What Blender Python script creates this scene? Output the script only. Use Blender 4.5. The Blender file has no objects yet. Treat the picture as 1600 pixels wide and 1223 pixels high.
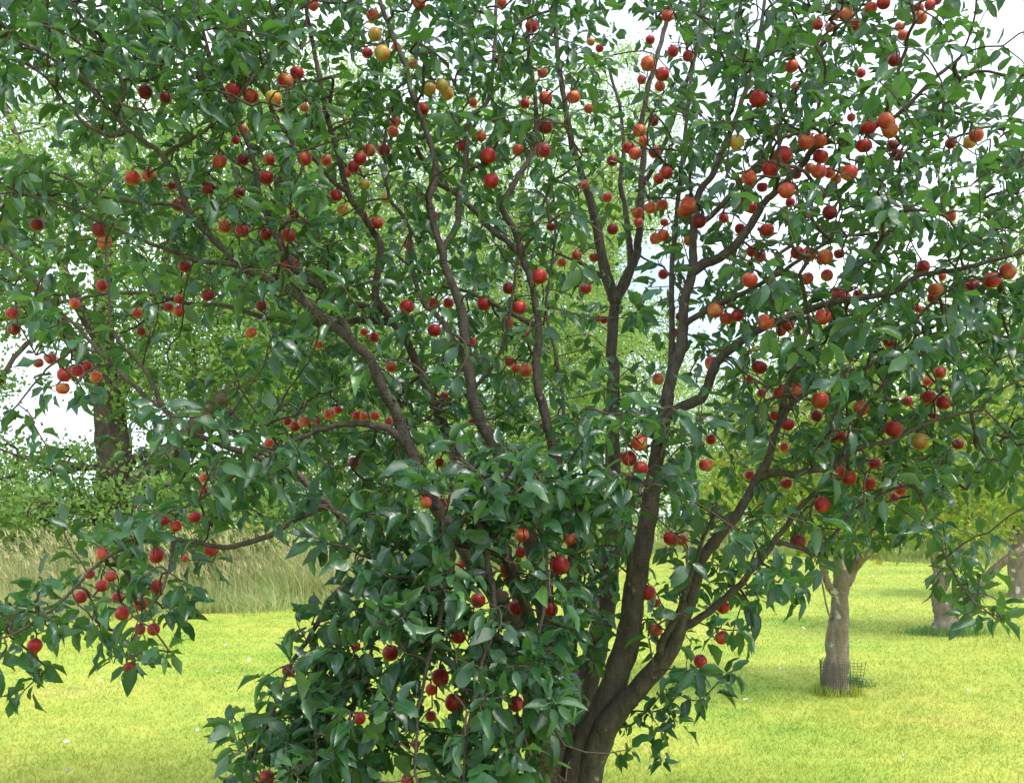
import bpy, math, random
import numpy as np
from mathutils import Matrix, Vector

rng = np.random.default_rng(7)
random.seed(7)

# ------------------------------------------------------------------ camera, sky, sun, exposure
SC = bpy.context.scene
W, H, FPX = 1600.0, 1223.0, 1570.0          # photograph size and focal length in its pixels
CAM_Z, HORIZON = 1.6, 809.5
PITCH = math.atan((HORIZON - H / 2) / FPX)
cam_data = bpy.data.cameras.new("camera")
cam_data.sensor_width = 36.0
cam_data.lens = FPX / W * 36.0
cam_data.clip_start, cam_data.clip_end = 0.05, 2000.0
cam = bpy.data.objects.new("camera", cam_data)
cam.location = (0, 0, CAM_Z)
cam.rotation_euler = (math.pi / 2 + PITCH, 0, 0)
SC.collection.objects.link(cam)
SC.camera = cam

SUN_EL, SUN_AZ = math.radians(58), math.radians(130)   # azimuth clockwise from +Y: high on the right, a little behind the camera
world = bpy.data.worlds.new("World")
SC.world = world
world.use_nodes = True
wn = world.node_tree
wn.nodes.clear()
w_out = wn.nodes.new("ShaderNodeOutputWorld")
w_bg = wn.nodes.new("ShaderNodeBackground")
w_sky = wn.nodes.new("ShaderNodeTexSky")
w_sky.sky_type = 'NISHITA'
w_sky.sun_disc = False
w_sky.sun_elevation, w_sky.sun_rotation = SUN_EL, SUN_AZ
w_sky.air_density, w_sky.dust_density, w_sky.ozone_density = 1.0, 2.0, 1.0
w_co = wn.nodes.new("ShaderNodeTexCoord")
w_no = wn.nodes.new("ShaderNodeTexNoise")
w_no.inputs["Scale"].default_value = 2.2
w_no.inputs["Detail"].default_value = 6
w_rp = wn.nodes.new("ShaderNodeValToRGB")
w_rp.color_ramp.elements[0].position, w_rp.color_ramp.elements[1].position = 0.38, 0.62
w_rp.color_ramp.elements[0].color = (0.25, 0.25, 0.25, 1)
w_rp.color_ramp.elements[1].color = (1, 1, 1, 1)
w_mx = wn.nodes.new("ShaderNodeMix")
w_mx.data_type = 'RGBA'
w_mx.inputs["B"].default_value = (8.2, 9.2, 10.2, 1)      # bright thin cloud
wn.links.new(w_co.outputs["Generated"], w_no.inputs["Vector"])
wn.links.new(w_no.outputs["Fac"], w_rp.inputs["Fac"])
wn.links.new(w_rp.outputs["Color"], w_mx.inputs["Factor"])
wn.links.new(w_sky.outputs["Color"], w_mx.inputs["A"])
wn.links.new(w_mx.outputs["Result"], w_bg.inputs["Color"])
wn.links.new(w_bg.outputs["Background"], w_out.inputs["Surface"])
w_bg.inputs["Strength"].default_value = 0.112

sun_data = bpy.data.lights.new("sun", 'SUN')
sun_data.energy = 2.0
sun_data.angle = math.radians(12)
sun_data.color = (1.0, 0.95, 0.86)
sun = bpy.data.objects.new("sun", sun_data)
sd = Vector((math.sin(SUN_AZ) * math.cos(SUN_EL), math.cos(SUN_AZ) * math.cos(SUN_EL), math.sin(SUN_EL)))
sun.rotation_euler = sd.to_track_quat('Z', 'Y').to_euler()
sun.location = sd * 60
SC.collection.objects.link(sun)

vs = SC.view_settings
vs.view_transform, vs.look, vs.gamma, vs.use_curve_mapping = 'Standard', 'None', 1.0, False
vs.exposure = 1.1
SC.cycles.max_bounces = 6
SC.cycles.diffuse_bounces = 3
SC.cycles.glossy_bounces = 2
SC.cycles.transmission_bounces = 4

# ------------------------------------------------------------------ helpers
CP, SP = math.cos(PITCH), math.sin(PITCH)


def P(px, py, d):
    """World point that stands at distance d (metres along +Y) in the direction of photo pixel px, py."""
    x = (np.asarray(px, float) - W / 2) / FPX
    y = -(np.asarray(py, float) - H / 2) / FPX
    dy = CP - y * SP
    dz = SP + y * CP
    s = np.asarray(d, float) / dy
    return np.stack(np.broadcast_arrays(x * s, dy * s, CAM_Z + dz * s), -1)


def proj(p):
    p = np.atleast_2d(p)
    y, z = p[:, 1], p[:, 2] - CAM_Z
    fwd = y * CP + z * SP
    up = -y * SP + z * CP
    return np.stack([W / 2 + FPX * p[:, 0] / fwd, H / 2 - FPX * up / fwd, fwd], -1)


def ground(px, py):
    """Ground point under a photo pixel below the horizon."""
    x, y = (px - W / 2) / FPX, -(py - H / 2) / FPX
    dy, dz = CP - y * SP, SP + y * CP
    s = -CAM_Z / dz
    return np.array([x * s, dy * s, 0.0])


def unit(v):
    return v / np.maximum(np.linalg.norm(v, axis=-1, keepdims=True), 1e-9)


def link(o, parent=None):
    SC.collection.objects.link(o)
    if parent is not None:
        o.parent = parent
    return o


def tag(o, label=None, category=None, group=None, kind=None):
    for k, v in (("label", label), ("category", category), ("group", group), ("kind", kind)):
        if v:
            o[k] = v
    return o


def np_mesh(name, verts, faces, mat, tint=None, uv=None, smooth=True):
    """faces: (n, 3) or (n, 4) array"""
    me = bpy.data.meshes.new(name)
    verts = np.asarray(verts, np.float32)
    faces = np.asarray(faces, np.int32)
    k = faces.shape[1]
    me.vertices.add(len(verts))
    me.vertices.foreach_set("co", verts.ravel())
    me.loops.add(faces.size)
    me.loops.foreach_set("vertex_index", faces.ravel())
    me.polygons.add(len(faces))
    me.polygons.foreach_set("loop_start", np.arange(0, faces.size, k, dtype=np.int32))
    me.polygons.foreach_set("loop_total", np.full(len(faces), k, np.int32))
    if smooth:
        me.polygons.foreach_set("use_smooth", np.ones(len(faces), bool))
    if tint is not None:
        a = me.attributes.new("tint", 'FLOAT', 'POINT')
        a.data.foreach_set("value", np.asarray(tint, np.float32))
    if uv is not None:
        l = me.uv_layers.new(name="UVMap")
        l.data.foreach_set("uv", np.asarray(uv, np.float32)[faces.ravel()].ravel())
    me.materials.append(mat)
    me.update(calc_edges=True)
    return me


def obj(name, me, parent=None):
    return link(bpy.data.objects.new(name, me), parent)


def empty(name, loc):
    o = bpy.data.objects.new(name, None)
    o.location = loc
    o.empty_display_size = 0.2
    return link(o)


def catmull(pts, n_per):
    pts = np.asarray(pts, float)
    p = np.vstack([2 * pts[0] - pts[1], pts, 2 * pts[-1] - pts[-2]])
    out = []
    for i in range(1, len(p) - 2):
        t = np.linspace(0, 1, n_per, endpoint=False)[:, None]
        a, b, c, d = p[i - 1], p[i], p[i + 1], p[i + 2]
        out.append(0.5 * (2 * b + (c - a) * t + (2 * a - 5 * b + 4 * c - d) * t ** 2 + (3 * b - a - 3 * c + d) * t ** 3))
    out.append(p[-2][None])
    return np.vstack(out)


def tube(path, rad, sides, lump=0.0, cap=True):
    """Quad tube along a path; returns verts, quad faces."""
    path = np.asarray(path, float)
    n = len(path)
    tan = unit(np.gradient(path, axis=0))
    ref = np.array([0.31, 0.87, 0.2])
    u = unit(np.cross(tan, ref))
    v = np.cross(tan, u)
    a = np.arange(sides) / sides * 2 * math.pi
    rr = np.repeat(np.asarray(rad, float)[:, None], sides, 1)
    if lump:
        ph = rng.uniform(0, 6.28, 4)
        s = np.cumsum(np.r_[0, np.linalg.norm(np.diff(path, axis=0), axis=1)])[:, None]
        base_r = max(float(np.mean(rad)), 1e-4)
        rr = rr * (1 + lump * (np.sin(s / base_r * 0.55 + ph[0] + 2 * a) * 0.6 + np.sin(s / base_r * 1.3 + ph[1] - a) * 0.5
                               + np.sin(3 * a + ph[2]) * 0.5) + lump * 0.35 * rng.normal(size=rr.shape))
    vv = path[:, None] + rr[..., None] * (np.cos(a)[None, :, None] * u[:, None] + np.sin(a)[None, :, None] * v[:, None])
    verts = vv.reshape(-1, 3)
    i = np.arange(n - 1)[:, None] * sides
    j = np.arange(sides)[None]
    k = (j + 1) % sides
    faces = np.stack([i + j, i + k, i + sides + k, i + sides + j], -1).reshape(-1, 4)
    if cap:
        verts = np.vstack([verts, path[0] - tan[0] * rad[0] * 0.3, path[-1] + tan[-1] * rad[-1] * 0.6])
        c0, c1 = n * sides, n * sides + 1
        jj, kk = np.arange(sides), (np.arange(sides) + 1) % sides
        e = (n - 1) * sides
        faces = np.vstack([faces, np.stack([kk, jj, np.full(sides, c0), np.full(sides, c0)], -1),
                           np.stack([e + jj, e + kk, np.full(sides, c1), np.full(sides, c1)], -1)])
    return verts, faces


def fix_quads(faces):
    """triangles written as degenerate quads -> split everything to triangles"""
    f = np.asarray(faces)
    t1 = f[:, [0, 1, 2]]
    t2 = f[:, [0, 2, 3]]
    t2 = t2[(f[:, 2] != f[:, 3])]
    return np.vstack([t1, t2])


class Mesh:
    def __init__(self):
        self.v, self.f, self.t, self.n = [], [], [], 0

    def add(self, v, f, t=None):
        v = np.asarray(v, float)
        self.v.append(v)
        self.f.append(np.asarray(f) + self.n)
        self.t.append(np.full(len(v), rng.random()) if t is None else np.broadcast_to(t, (len(v),)))
        self.n += len(v)

    def build(self, name, mat, parent=None, origin=None, kind=None):
        v = np.vstack(self.v)
        if origin is not None:
            v = v - np.asarray(origin)
        f = np.vstack(self.f)
        if f.shape[1] == 4:
            f = fix_quads(f)
        o = obj(name, np_mesh(name, v, f, mat, np.concatenate(self.t)), parent)
        if kind:
            o["kind"] = kind
        return o


# ------------------------------------------------------------------ materials
def mat_new(name):
    m = bpy.data.materials.new(name)
    m.use_nodes = True
    m.node_tree.nodes.clear()
    return m, m.node_tree.nodes, m.node_tree.links


def ramp(nodes, stops):
    r = nodes.new("ShaderNodeValToRGB")
    e = r.color_ramp.elements
    while len(e) < len(stops):
        e.new(0.5)
    for el, (p, c) in zip(e, stops):
        el.position = p
        el.color = (*c, 1)
    return r


def leaf_material(name, stops, under, trans, t_amount=0.3, rough=0.42, veins=True, spec=0.45):
    m, N, L = mat_new(name)
    out = N.new("ShaderNodeOutputMaterial")
    at = N.new("ShaderNodeAttribute")
    at.attribute_name = "tint"
    rp = ramp(N, stops)
    L.new(at.outputs["Fac"], rp.inputs["Fac"])
    col = rp.outputs["Color"]
    geo = N.new("ShaderNodeNewGeometry")
    if veins:
        uv = N.new("ShaderNodeUVMap")
        sx = N.new("ShaderNodeSeparateXYZ")
        L.new(uv.outputs["UV"], sx.inputs[0])
        ab = N.new("ShaderNodeMath"); ab.operation = 'ABSOLUTE'
        L.new(sx.outputs["Y"], ab.inputs[0])
        mid = N.new("ShaderNodeMath"); mid.operation = 'LESS_THAN'; mid.inputs[1].default_value = 0.07
        L.new(ab.outputs[0], mid.inputs[0])
        # side veins: stripes slanting forward from the midrib
        ma = N.new("ShaderNodeMath"); ma.operation = 'MULTIPLY_ADD'
        ma.inputs[1].default_value = -0.22
        L.new(ab.outputs[0], ma.inputs[0]); L.new(sx.outputs["X"], ma.inputs[2])
        ml = N.new("ShaderNodeMath"); ml.operation = 'MULTIPLY'; ml.inputs[1].default_value = 52.0
        L.new(ma.outputs[0], ml.inputs[0])
        sn = N.new("ShaderNodeMath"); sn.operation = 'SINE'
        L.new(ml.outputs[0], sn.inputs[0])
        gt = N.new("ShaderNodeMath"); gt.operation = 'GREATER_THAN'; gt.inputs[1].default_value = 0.86
        L.new(sn.outputs[0], gt.inputs[0])
        hf = N.new("ShaderNodeMath"); hf.operation = 'MULTIPLY'; hf.inputs[1].default_value = 0.4
        L.new(gt.outputs[0], hf.inputs[0])
        mxv = N.new("ShaderNodeMath"); mxv.operation = 'MAXIMUM'
        L.new(hf.outputs[0], mxv.inputs[0]); L.new(mid.outputs[0], mxv.inputs[1])
        sc2 = N.new("ShaderNodeMath"); sc2.operation = 'MULTIPLY'; sc2.inputs[1].default_value = 0.35
        L.new(mxv.outputs[0], sc2.inputs[0])
        mv = N.new("ShaderNodeMix"); mv.data_type = 'RGBA'
        L.new(sc2.outputs[0], mv.inputs["Factor"])
        L.new(col, mv.inputs["A"])
        mv.inputs["B"].default_value = (*under, 1)
        col = mv.outputs["Result"]
    mu = N.new("ShaderNodeMix"); mu.data_type = 'RGBA'
    L.new(geo.outputs["Backfacing"], mu.inputs["Factor"])
    L.new(col, mu.inputs["A"])
    mu.inputs["B"].default_value = (*under, 1)
    bs = N.new("ShaderNodeBsdfPrincipled")
    bs.inputs["Roughness"].default_value = rough
    bs.inputs["Specular IOR Level"].default_value = spec
    L.new(mu.outputs["Result"], bs.inputs["Base Color"])
    tr = N.new("ShaderNodeBsdfTranslucent")
    tr.inputs["Color"].default_value = (*trans, 1)
    mx = N.new("ShaderNodeMixShader")
    mx.inputs["Fac"].default_value = t_amount
    L.new(bs.outputs[0], mx.inputs[1]); L.new(tr.outputs[0], mx.inputs[2])
    if veins:
        nz = N.new("ShaderNodeTexNoise")
        nz.inputs["Scale"].default_value = 90
        tc = N.new("ShaderNodeTexCoord")
        L.new(tc.outputs["Object"], nz.inputs["Vector"])
        bp = N.new("ShaderNodeBump")
        bp.inputs["Strength"].default_value = 0.25
        bp.inputs["Distance"].default_value = 0.004
        L.new(nz.outputs["Fac"], bp.inputs["Height"])
        L.new(bp.outputs[0], bs.inputs["Normal"])
    L.new(mx.outputs[0], out.inputs["Surface"])
    return m


def bark_material(name, dark, light, lichen, scale=14.0, lichen_pos=0.66):
    m, N, L = mat_new(name)
    out = N.new("ShaderNodeOutputMaterial")
    tc = N.new("ShaderNodeTexCoord")
    mp = N.new("ShaderNodeMapping")
    mp.inputs["Scale"].default_value = (1, 1, 0.35)
    L.new(tc.outputs["Object"], mp.inputs["Vector"])
    n1 = N.new("ShaderNodeTexNoise"); n1.inputs["Scale"].default_value = scale * 2.5; n1.inputs["Detail"].default_value = 8
    n1.inputs["Roughness"].default_value = 0.7
    L.new(mp.outputs[0], n1.inputs["Vector"])
    r1 = ramp(N, [(0.3, dark), (0.72, light)])
    L.new(n1.outputs["Fac"], r1.inputs["Fac"])
    n2 = N.new("ShaderNodeTexNoise"); n2.inputs["Scale"].default_value = scale; n2.inputs["Detail"].default_value = 6
    L.new(tc.outputs["Object"], n2.inputs["Vector"])
    r2 = ramp(N, [(lichen_pos, (0, 0, 0)), (lichen_pos + 0.05, (1, 1, 1))])
    L.new(n2.outputs["Fac"], r2.inputs["Fac"])
    mx = N.new("ShaderNodeMix"); mx.data_type = 'RGBA'
    mx.inputs["B"].default_value = (*lichen, 1)
    L.new(r2.outputs["Color"], mx.inputs["Factor"]); L.new(r1.outputs["Color"], mx.inputs["A"])
    # rings of lenticels across the stem
    n3 = N.new("ShaderNodeTexNoise"); n3.inputs["Scale"].default_value = scale * 3
    mp3 = N.new("ShaderNodeMapping"); mp3.inputs["Scale"].default_value = (0.6, 0.6, 4.0)
    L.new(tc.outputs["Object"], mp3.inputs["Vector"]); L.new(mp3.outputs[0], n3.inputs["Vector"])
    ad = N.new("ShaderNodeMath"); ad.operation = 'ADD'
    L.new(n1.outputs["Fac"], ad.inputs[0]); L.new(n3.outputs["Fac"], ad.inputs[1])
    bp = N.new("ShaderNodeBump"); bp.inputs["Strength"].default_value = 0.7; bp.inputs["Distance"].default_value = 0.012
    L.new(ad.outputs[0], bp.inputs["Height"])
    bs = N.new("ShaderNodeBsdfPrincipled")
    bs.inputs["Roughness"].default_value = 0.85
    bs.inputs["Specular IOR Level"].default_value = 0.25
    L.new(mx.outputs["Result"], bs.inputs["Base Color"]); L.new(bp.outputs[0], bs.inputs["Normal"])
    L.new(bs.outputs[0], out.inputs["Surface"])
    return m


def apple_material(name, main, second, shade, amount):
    """main blush over a second ground colour; streaks run from stem to eye."""
    m, N, L = mat_new(name)
    out = N.new("ShaderNodeOutputMaterial")
    tc = N.new("ShaderNodeTexCoord")
    oi = N.new("ShaderNodeObjectInfo")
    ad = N.new("ShaderNodeVectorMath"); ad.operation = 'MULTIPLY_ADD'
    ad.inputs[1].default_value = (9, 9, 9)
    cm = N.new("ShaderNodeCombineXYZ")
    for k in range(3):
        L.new(oi.outputs["Random"], cm.inputs[k])
    L.new(cm.outputs[0], ad.inputs[0]); L.new(tc.outputs["Object"], ad.inputs[2])
    nb = N.new("ShaderNodeTexNoise"); nb.inputs["Scale"].default_value = 0.9; nb.inputs["Detail"].default_value = 1
    L.new(ad.outputs[0], nb.inputs["Vector"])
    mp = N.new("ShaderNodeMapping"); mp.inputs["Scale"].default_value = (7, 7, 0.7)
    L.new(ad.outputs[0], mp.inputs["Vector"])
    st = N.new("ShaderNodeTexNoise"); st.inputs["Scale"].default_value = 2.0; st.inputs["Detail"].default_value = 3
    L.new(mp.outputs[0], st.inputs["Vector"])
    s1 = N.new("ShaderNodeMath"); s1.operation = 'MULTIPLY_ADD'; s1.inputs[1].default_value = 0.45
    L.new(st.outputs["Fac"], s1.inputs[0]); L.new(nb.outputs["Fac"], s1.inputs[2])
    r = ramp(N, [(amount - 0.16, shade), (amount, main), (amount + 0.22, second)])
    L.new(s1.outputs[0], r.inputs["Fac"])
    # pale lenticel dots
    vo = N.new("ShaderNodeTexVoronoi"); vo.inputs["Scale"].default_value = 9
    L.new(ad.outputs[0], vo.inputs["Vector"])
    lt = N.new("ShaderNodeMath"); lt.operation = 'LESS_THAN'; lt.inputs[1].default_value = 0.09
    L.new(vo.outputs["Distance"], lt.inputs[0])
    lm = N.new("ShaderNodeMath"); lm.operation = 'MULTIPLY'; lm.inputs[1].default_value = 0.35
    L.new(lt.outputs[0], lm.inputs[0])
    mx = N.new("ShaderNodeMix"); mx.data_type = 'RGBA'
    L.new(lm.outputs[0], mx.inputs["Factor"]); L.new(r.outputs["Color"], mx.inputs["A"])
    mx.inputs["B"].default_value = (0.62, 0.42, 0.2, 1)
    bs = N.new("ShaderNodeBsdfPrincipled")
    bs.inputs["Roughness"].default_value = 0.42
    bs.inputs["Specular IOR Level"].default_value = 0.4
    L.new(mx.outputs["Result"], bs.inputs["Base Color"])
    L.new(bs.outputs[0], out.inputs["Surface"])
    return m


def lawn_nodes(N, L):
    """Colour of mown grass by place: yellow-green with greener and browner patches."""
    geo = N.new("ShaderNodeNewGeometry")
    n1 = N.new("ShaderNodeTexNoise"); n1.inputs["Scale"].default_value = 0.38; n1.inputs["Detail"].default_value = 5
    n1.inputs["Roughness"].default_value = 0.62
    L.new(geo.outputs["Position"], n1.inputs["Vector"])
    r1 = ramp(N, [(0.28, (0.165, 0.30, 0.045)), (0.43, (0.285, 0.36, 0.062)), (0.60, (0.37, 0.395, 0.080)), (0.78, (0.40, 0.35, 0.12))])
    L.new(n1.outputs["Fac"], r1.inputs["Fac"])
    n2 = N.new("ShaderNodeTexNoise"); n2.inputs["Scale"].default_value = 3.1; n2.inputs["Detail"].default_value = 6
    L.new(geo.outputs["Position"], n2.inputs["Vector"])
    r2 = ramp(N, [(0.32, (0.80, 0.88, 0.80)), (0.62, (1.06, 1.04, 1.0))])
    L.new(n2.outputs["Fac"], r2.inputs["Fac"])
    mx = N.new("ShaderNodeMix"); mx.data_type = 'RGBA'; mx.blend_type = 'MULTIPLY'
    mx.inputs["Factor"].default_value = 1
    L.new(r1.outputs["Color"], mx.inputs["A"]); L.new(r2.outputs["Color"], mx.inputs["B"])
    return mx.outputs["Result"]


def lawn_material(name, blade):
    m, N, L = mat_new(name)
    out = N.new("ShaderNodeOutputMaterial")
    col = lawn_nodes(N, L)
    if blade:
        at = N.new("ShaderNodeAttribute"); at.attribute_name = "tint"
        rp = ramp(N, [(0.0, (0.85, 0.95, 0.75)), (0.75, (1.12, 1.12, 1.0)), (0.86, (1.35, 1.15, 1.5)), (1.0, (1.5, 1.2, 2.2))])
        L.new(at.outputs["Fac"], rp.inputs["Fac"])
        mx = N.new("ShaderNodeMix"); mx.data_type = 'RGBA'; mx.blend_type = 'MULTIPLY'
        mx.inputs["Factor"].default_value = 1
        L.new(col, mx.inputs["A"]); L.new(rp.outputs["Color"], mx.inputs["B"])
        col = mx.outputs["Result"]
    bs = N.new("ShaderNodeBsdfPrincipled")
    bs.inputs["Roughness"].default_value = 0.8
    bs.inputs["Specular IOR Level"].default_value = 0.15
    L.new(col, bs.inputs["Base Color"])
    if blade:
        tr = N.new("ShaderNodeBsdfTranslucent")
        L.new(col, tr.inputs["Color"])
        ms = N.new("ShaderNodeMixShader"); ms.inputs["Fac"].default_value = 0.4
        L.new(bs.outputs[0], ms.inputs[1]); L.new(tr.outputs[0], ms.inputs[2])
        L.new(ms.outputs[0], out.inputs["Surface"])
    else:
        L.new(bs.outputs[0], out.inputs["Surface"])
    return m


def plain(name, color, rough=0.7, noise=0.25, scale=30.0):
    m, N, L = mat_new(name)
    out = N.new("ShaderNodeOutputMaterial")
    tc = N.new("ShaderNodeTexCoord")
    nz = N.new("ShaderNodeTexNoise"); nz.inputs["Scale"].default_value = scale; nz.inputs["Detail"].default_value = 4
    L.new(tc.outputs["Object"], nz.inputs["Vector"])
    a = tuple(c * (1 - noise) for c in color)
    b = tuple(min(1, c * (1 + noise)) for c in color)
    r = ramp(N, [(0.35, a), (0.65, b)])
    L.new(nz.outputs["Fac"], r.inputs["Fac"])
    bs = N.new("ShaderNodeBsdfPrincipled")
    bs.inputs["Roughness"].default_value = rough
    L.new(r.outputs["Color"], bs.inputs["Base Color"])
    L.new(bs.outputs[0], out.inputs["Surface"])
    return m


M_LEAF = leaf_material("apple leaf", [(0.0, (0.008, 0.034, 0.017)), (0.45, (0.017, 0.065, 0.027)), (0.8, (0.042, 0.118, 0.038)), (1.0, (0.10, 0.21, 0.045))],
                       (0.075, 0.145, 0.07), (0.13, 0.36, 0.045), 0.23, 0.34, True, 0.65)
M_LEAF_ORCH = leaf_material("yellowing apple leaf", [(0.0, (0.045, 0.12, 0.03)), (0.5, (0.10, 0.20, 0.035)), (0.82, (0.19, 0.26, 0.04)), (0.93, (0.42, 0.34, 0.04)), (1.0, (0.5, 0.36, 0.05))],
                            (0.18, 0.25, 0.08), (0.42, 0.52, 0.06), 0.42, 0.6, False, 0.2)
M_LEAF_COTT = leaf_material("cottonwood leaf", [(0.0, (0.055, 0.135, 0.035)), (0.5, (0.12, 0.23, 0.05)), (0.9, (0.20, 0.31, 0.07)), (0.97, (0.2, 0.3, 0.07)), (1.0, (0.5, 0.38, 0.05))],
                            (0.19, 0.28, 0.10), (0.34, 0.56, 0.09), 0.45, 0.45, False, 0.35)
M_LEAF_FAR = leaf_material("poplar leaf", [(0.0, (0.09, 0.19, 0.05)), (0.55, (0.18, 0.31, 0.075)), (0.95, (0.27, 0.38, 0.11)), (1.0, (0.45, 0.38, 0.1))],
                           (0.24, 0.33, 0.13), (0.42, 0.60, 0.12), 0.46, 0.5, False, 0.3)
M_WEED = leaf_material("weed leaf", [(0.0, (0.05, 0.14, 0.045)), (0.6, (0.10, 0.23, 0.07)), (1.0, (0.17, 0.30, 0.09))],
                       (0.15, 0.24, 0.1), (0.2, 0.4, 0.08), 0.35, 0.5, False, 0.3)
M_STRAW = leaf_material("tall grass blade", [(0.0, (0.12, 0.24, 0.06)), (0.35, (0.25, 0.36, 0.11)), (0.62, (0.42, 0.44, 0.19)), (0.85, (0.55, 0.46, 0.27)), (1.0, (0.55, 0.42, 0.30))],
                        (0.38, 0.40, 0.19), (0.5, 0.52, 0.2), 0.35, 0.7, False, 0.2)
M_CORN = leaf_material("maize leaf", [(0.0, (0.06, 0.15, 0.05)), (0.7, (0.13, 0.25, 0.09)), (1.0, (0.3, 0.33, 0.14))],
                       (0.16, 0.26, 0.11), (0.22, 0.38, 0.08), 0.3, 0.5, False, 0.3)
M_BARK = bark_material("apple bark", (0.040, 0.032, 0.027), (0.145, 0.116, 0.095), (0.27, 0.25, 0.20), 14.0, 0.67)
M_TWIG = bark_material("apple twig bark", (0.05, 0.035, 0.026), (0.14, 0.10, 0.075), (0.22, 0.2, 0.16), 40.0, 0.7)
M_BARK_ORCH = bark_material("weathered orchard bark", (0.11, 0.085, 0.06), (0.30, 0.245, 0.185), (0.5, 0.47, 0.40), 7.0, 0.6)
M_BARK_COTT = bark_material("cottonwood bark", (0.035, 0.026, 0.02), (0.17, 0.13, 0.10), (0.10, 0.13, 0.05), 4.0, 0.62)
M_LAWN = lawn_material("mown lawn", False)
M_BLADE = lawn_material("lawn blades", True)
M_STEM = plain("apple stalk", (0.10, 0.06, 0.03), 0.8)
M_EYE = plain("dried apple eye", (0.035, 0.022, 0.014), 0.95)
M_WIRE = plain("weathered dark wire", (0.06, 0.065, 0.06), 0.6)
M_PALE = plain("pale leaf underside", (0.75, 0.74, 0.66), 0.8, 0.12)
M_APPLE = {
    'D': apple_material("deep red apple skin", (0.27, 0.013, 0.020), (0.38, 0.04, 0.03), (0.20, 0.010, 0.014), 0.88),
    'R': apple_material("red apple skin", (0.48, 0.028, 0.030), (0.58, 0.13, 0.06), (0.33, 0.014, 0.020), 0.82),
    'O': apple_material("orange red apple skin", (0.58, 0.095, 0.050), (0.62, 0.30, 0.10), (0.52, 0.045, 0.035), 0.76),
    'Y': apple_material("yellow apple skin with red blush", (0.58, 0.25, 0.06), (0.50, 0.42, 0.10), (0.56, 0.10, 0.045), 0.63),
}

# ------------------------------------------------------------------ ground
g = obj("ground", np_mesh("ground", [(-300, -60, 0), (300, -60, 0), (300, 500, 0), (-300, 500, 0)], [[0, 1, 2, 3]], M_LAWN))
tag(g, "flat yellow green mown lawn reaching back under the trees", "lawn", kind="structure")

EDGE = [(-420, 985), (-200, 975), (0, 968), (150, 964), (270, 962), (400, 955), (540, 940), (640, 918), (760, 893), (900, 874), (1040, 862),
        (1250, 869), (1440, 880), (1600, 884), (1900, 890)]
EDGE_W = np.array([ground(*e)[:2] for e in EDGE])


def edge_y(x):
    return np.interp(x, EDGE_W[:, 0], EDGE_W[:, 1])


def lawn_blades():
    n = 420000
    lo, hi = 3.2, 46.0
    d = lo * (hi / lo) ** rng.random(n)
    x = (rng.random(n) * 2 - 1) * (0.62 * d + 0.8)
    keep = d < edge_y(x) + 0.3
    d, x = d[keep], x[keep]
    n = len(d)
    h = (0.012 + 0.022 * rng.random(n)) * (1 + 0.25 * np.sin(x * 1.7) * np.sin(d * 1.3))
    h[rng.random(n) < 0.03] *= 1.8
    wd = 0.0013 + 0.00030 * d
    a = rng.uniform(0, math.pi, n)
    dx, dy = np.cos(a) * wd, np.sin(a) * wd
    lean = rng.normal(0, 0.9, (n, 2)) * h[:, None]
    v = np.zeros((n, 3, 3))
    v[:, 0] = np.stack([x - dx, d - dy, np.zeros(n) - 0.003], -1)
    v[:, 1] = np.stack([x + dx, d + dy, np.zeros(n) - 0.003], -1)
    v[:, 2] = np.stack([x + lean[:, 0], d + lean[:, 1], h], -1)
    f = np.arange(n * 3).reshape(-1, 3)
    o = obj("grass", np_mesh("grass", v.reshape(-1, 3), f, M_BLADE, np.repeat(rng.random(n), 3), smooth=False))
    tag(o, "short mown grass blades covering the whole lawn", "grass", kind="stuff")


lawn_blades()


def strips(name, base, height, width, lean, mat, segs=3, tint=None, parent=None):
    """Bent grass blades; base (n,3), lean (n,2) horizontal offset of the tip."""
    n = len(base)
    a = rng.uniform(0, 2 * math.pi, n)
    side = np.stack([np.cos(a), np.sin(a), np.zeros(n)], -1)
    t = np.linspace(0, 1, segs + 1)
    rows = []
    for k, tk in enumerate(t):
        c = base + np.stack([lean[:, 0] * tk ** 2, lean[:, 1] * tk ** 2, height * (tk - 0.18 * tk ** 2 * np.linalg.norm(lean, axis=1) / np.maximum(height, .01))], -1)
        wk = width * (1 - 0.92 * tk ** 1.4)
        rows.append(c - side * wk[:, None])
        rows.append(c + side * wk[:, None])
    v = np.stack(rows, 1).reshape(-1, 3)
    m = 2 * (segs + 1)
    f = np.vstack([np.stack([np.arange(n) * m + 2 * k, np.arange(n) * m + 2 * k + 1, np.arange(n) * m + 2 * k + 3, np.arange(n) * m + 2 * k + 2], -1) for k in range(segs)])
    tt = np.repeat(rng.random(n) if tint is None else tint, m)
    return v, f, tt


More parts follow.
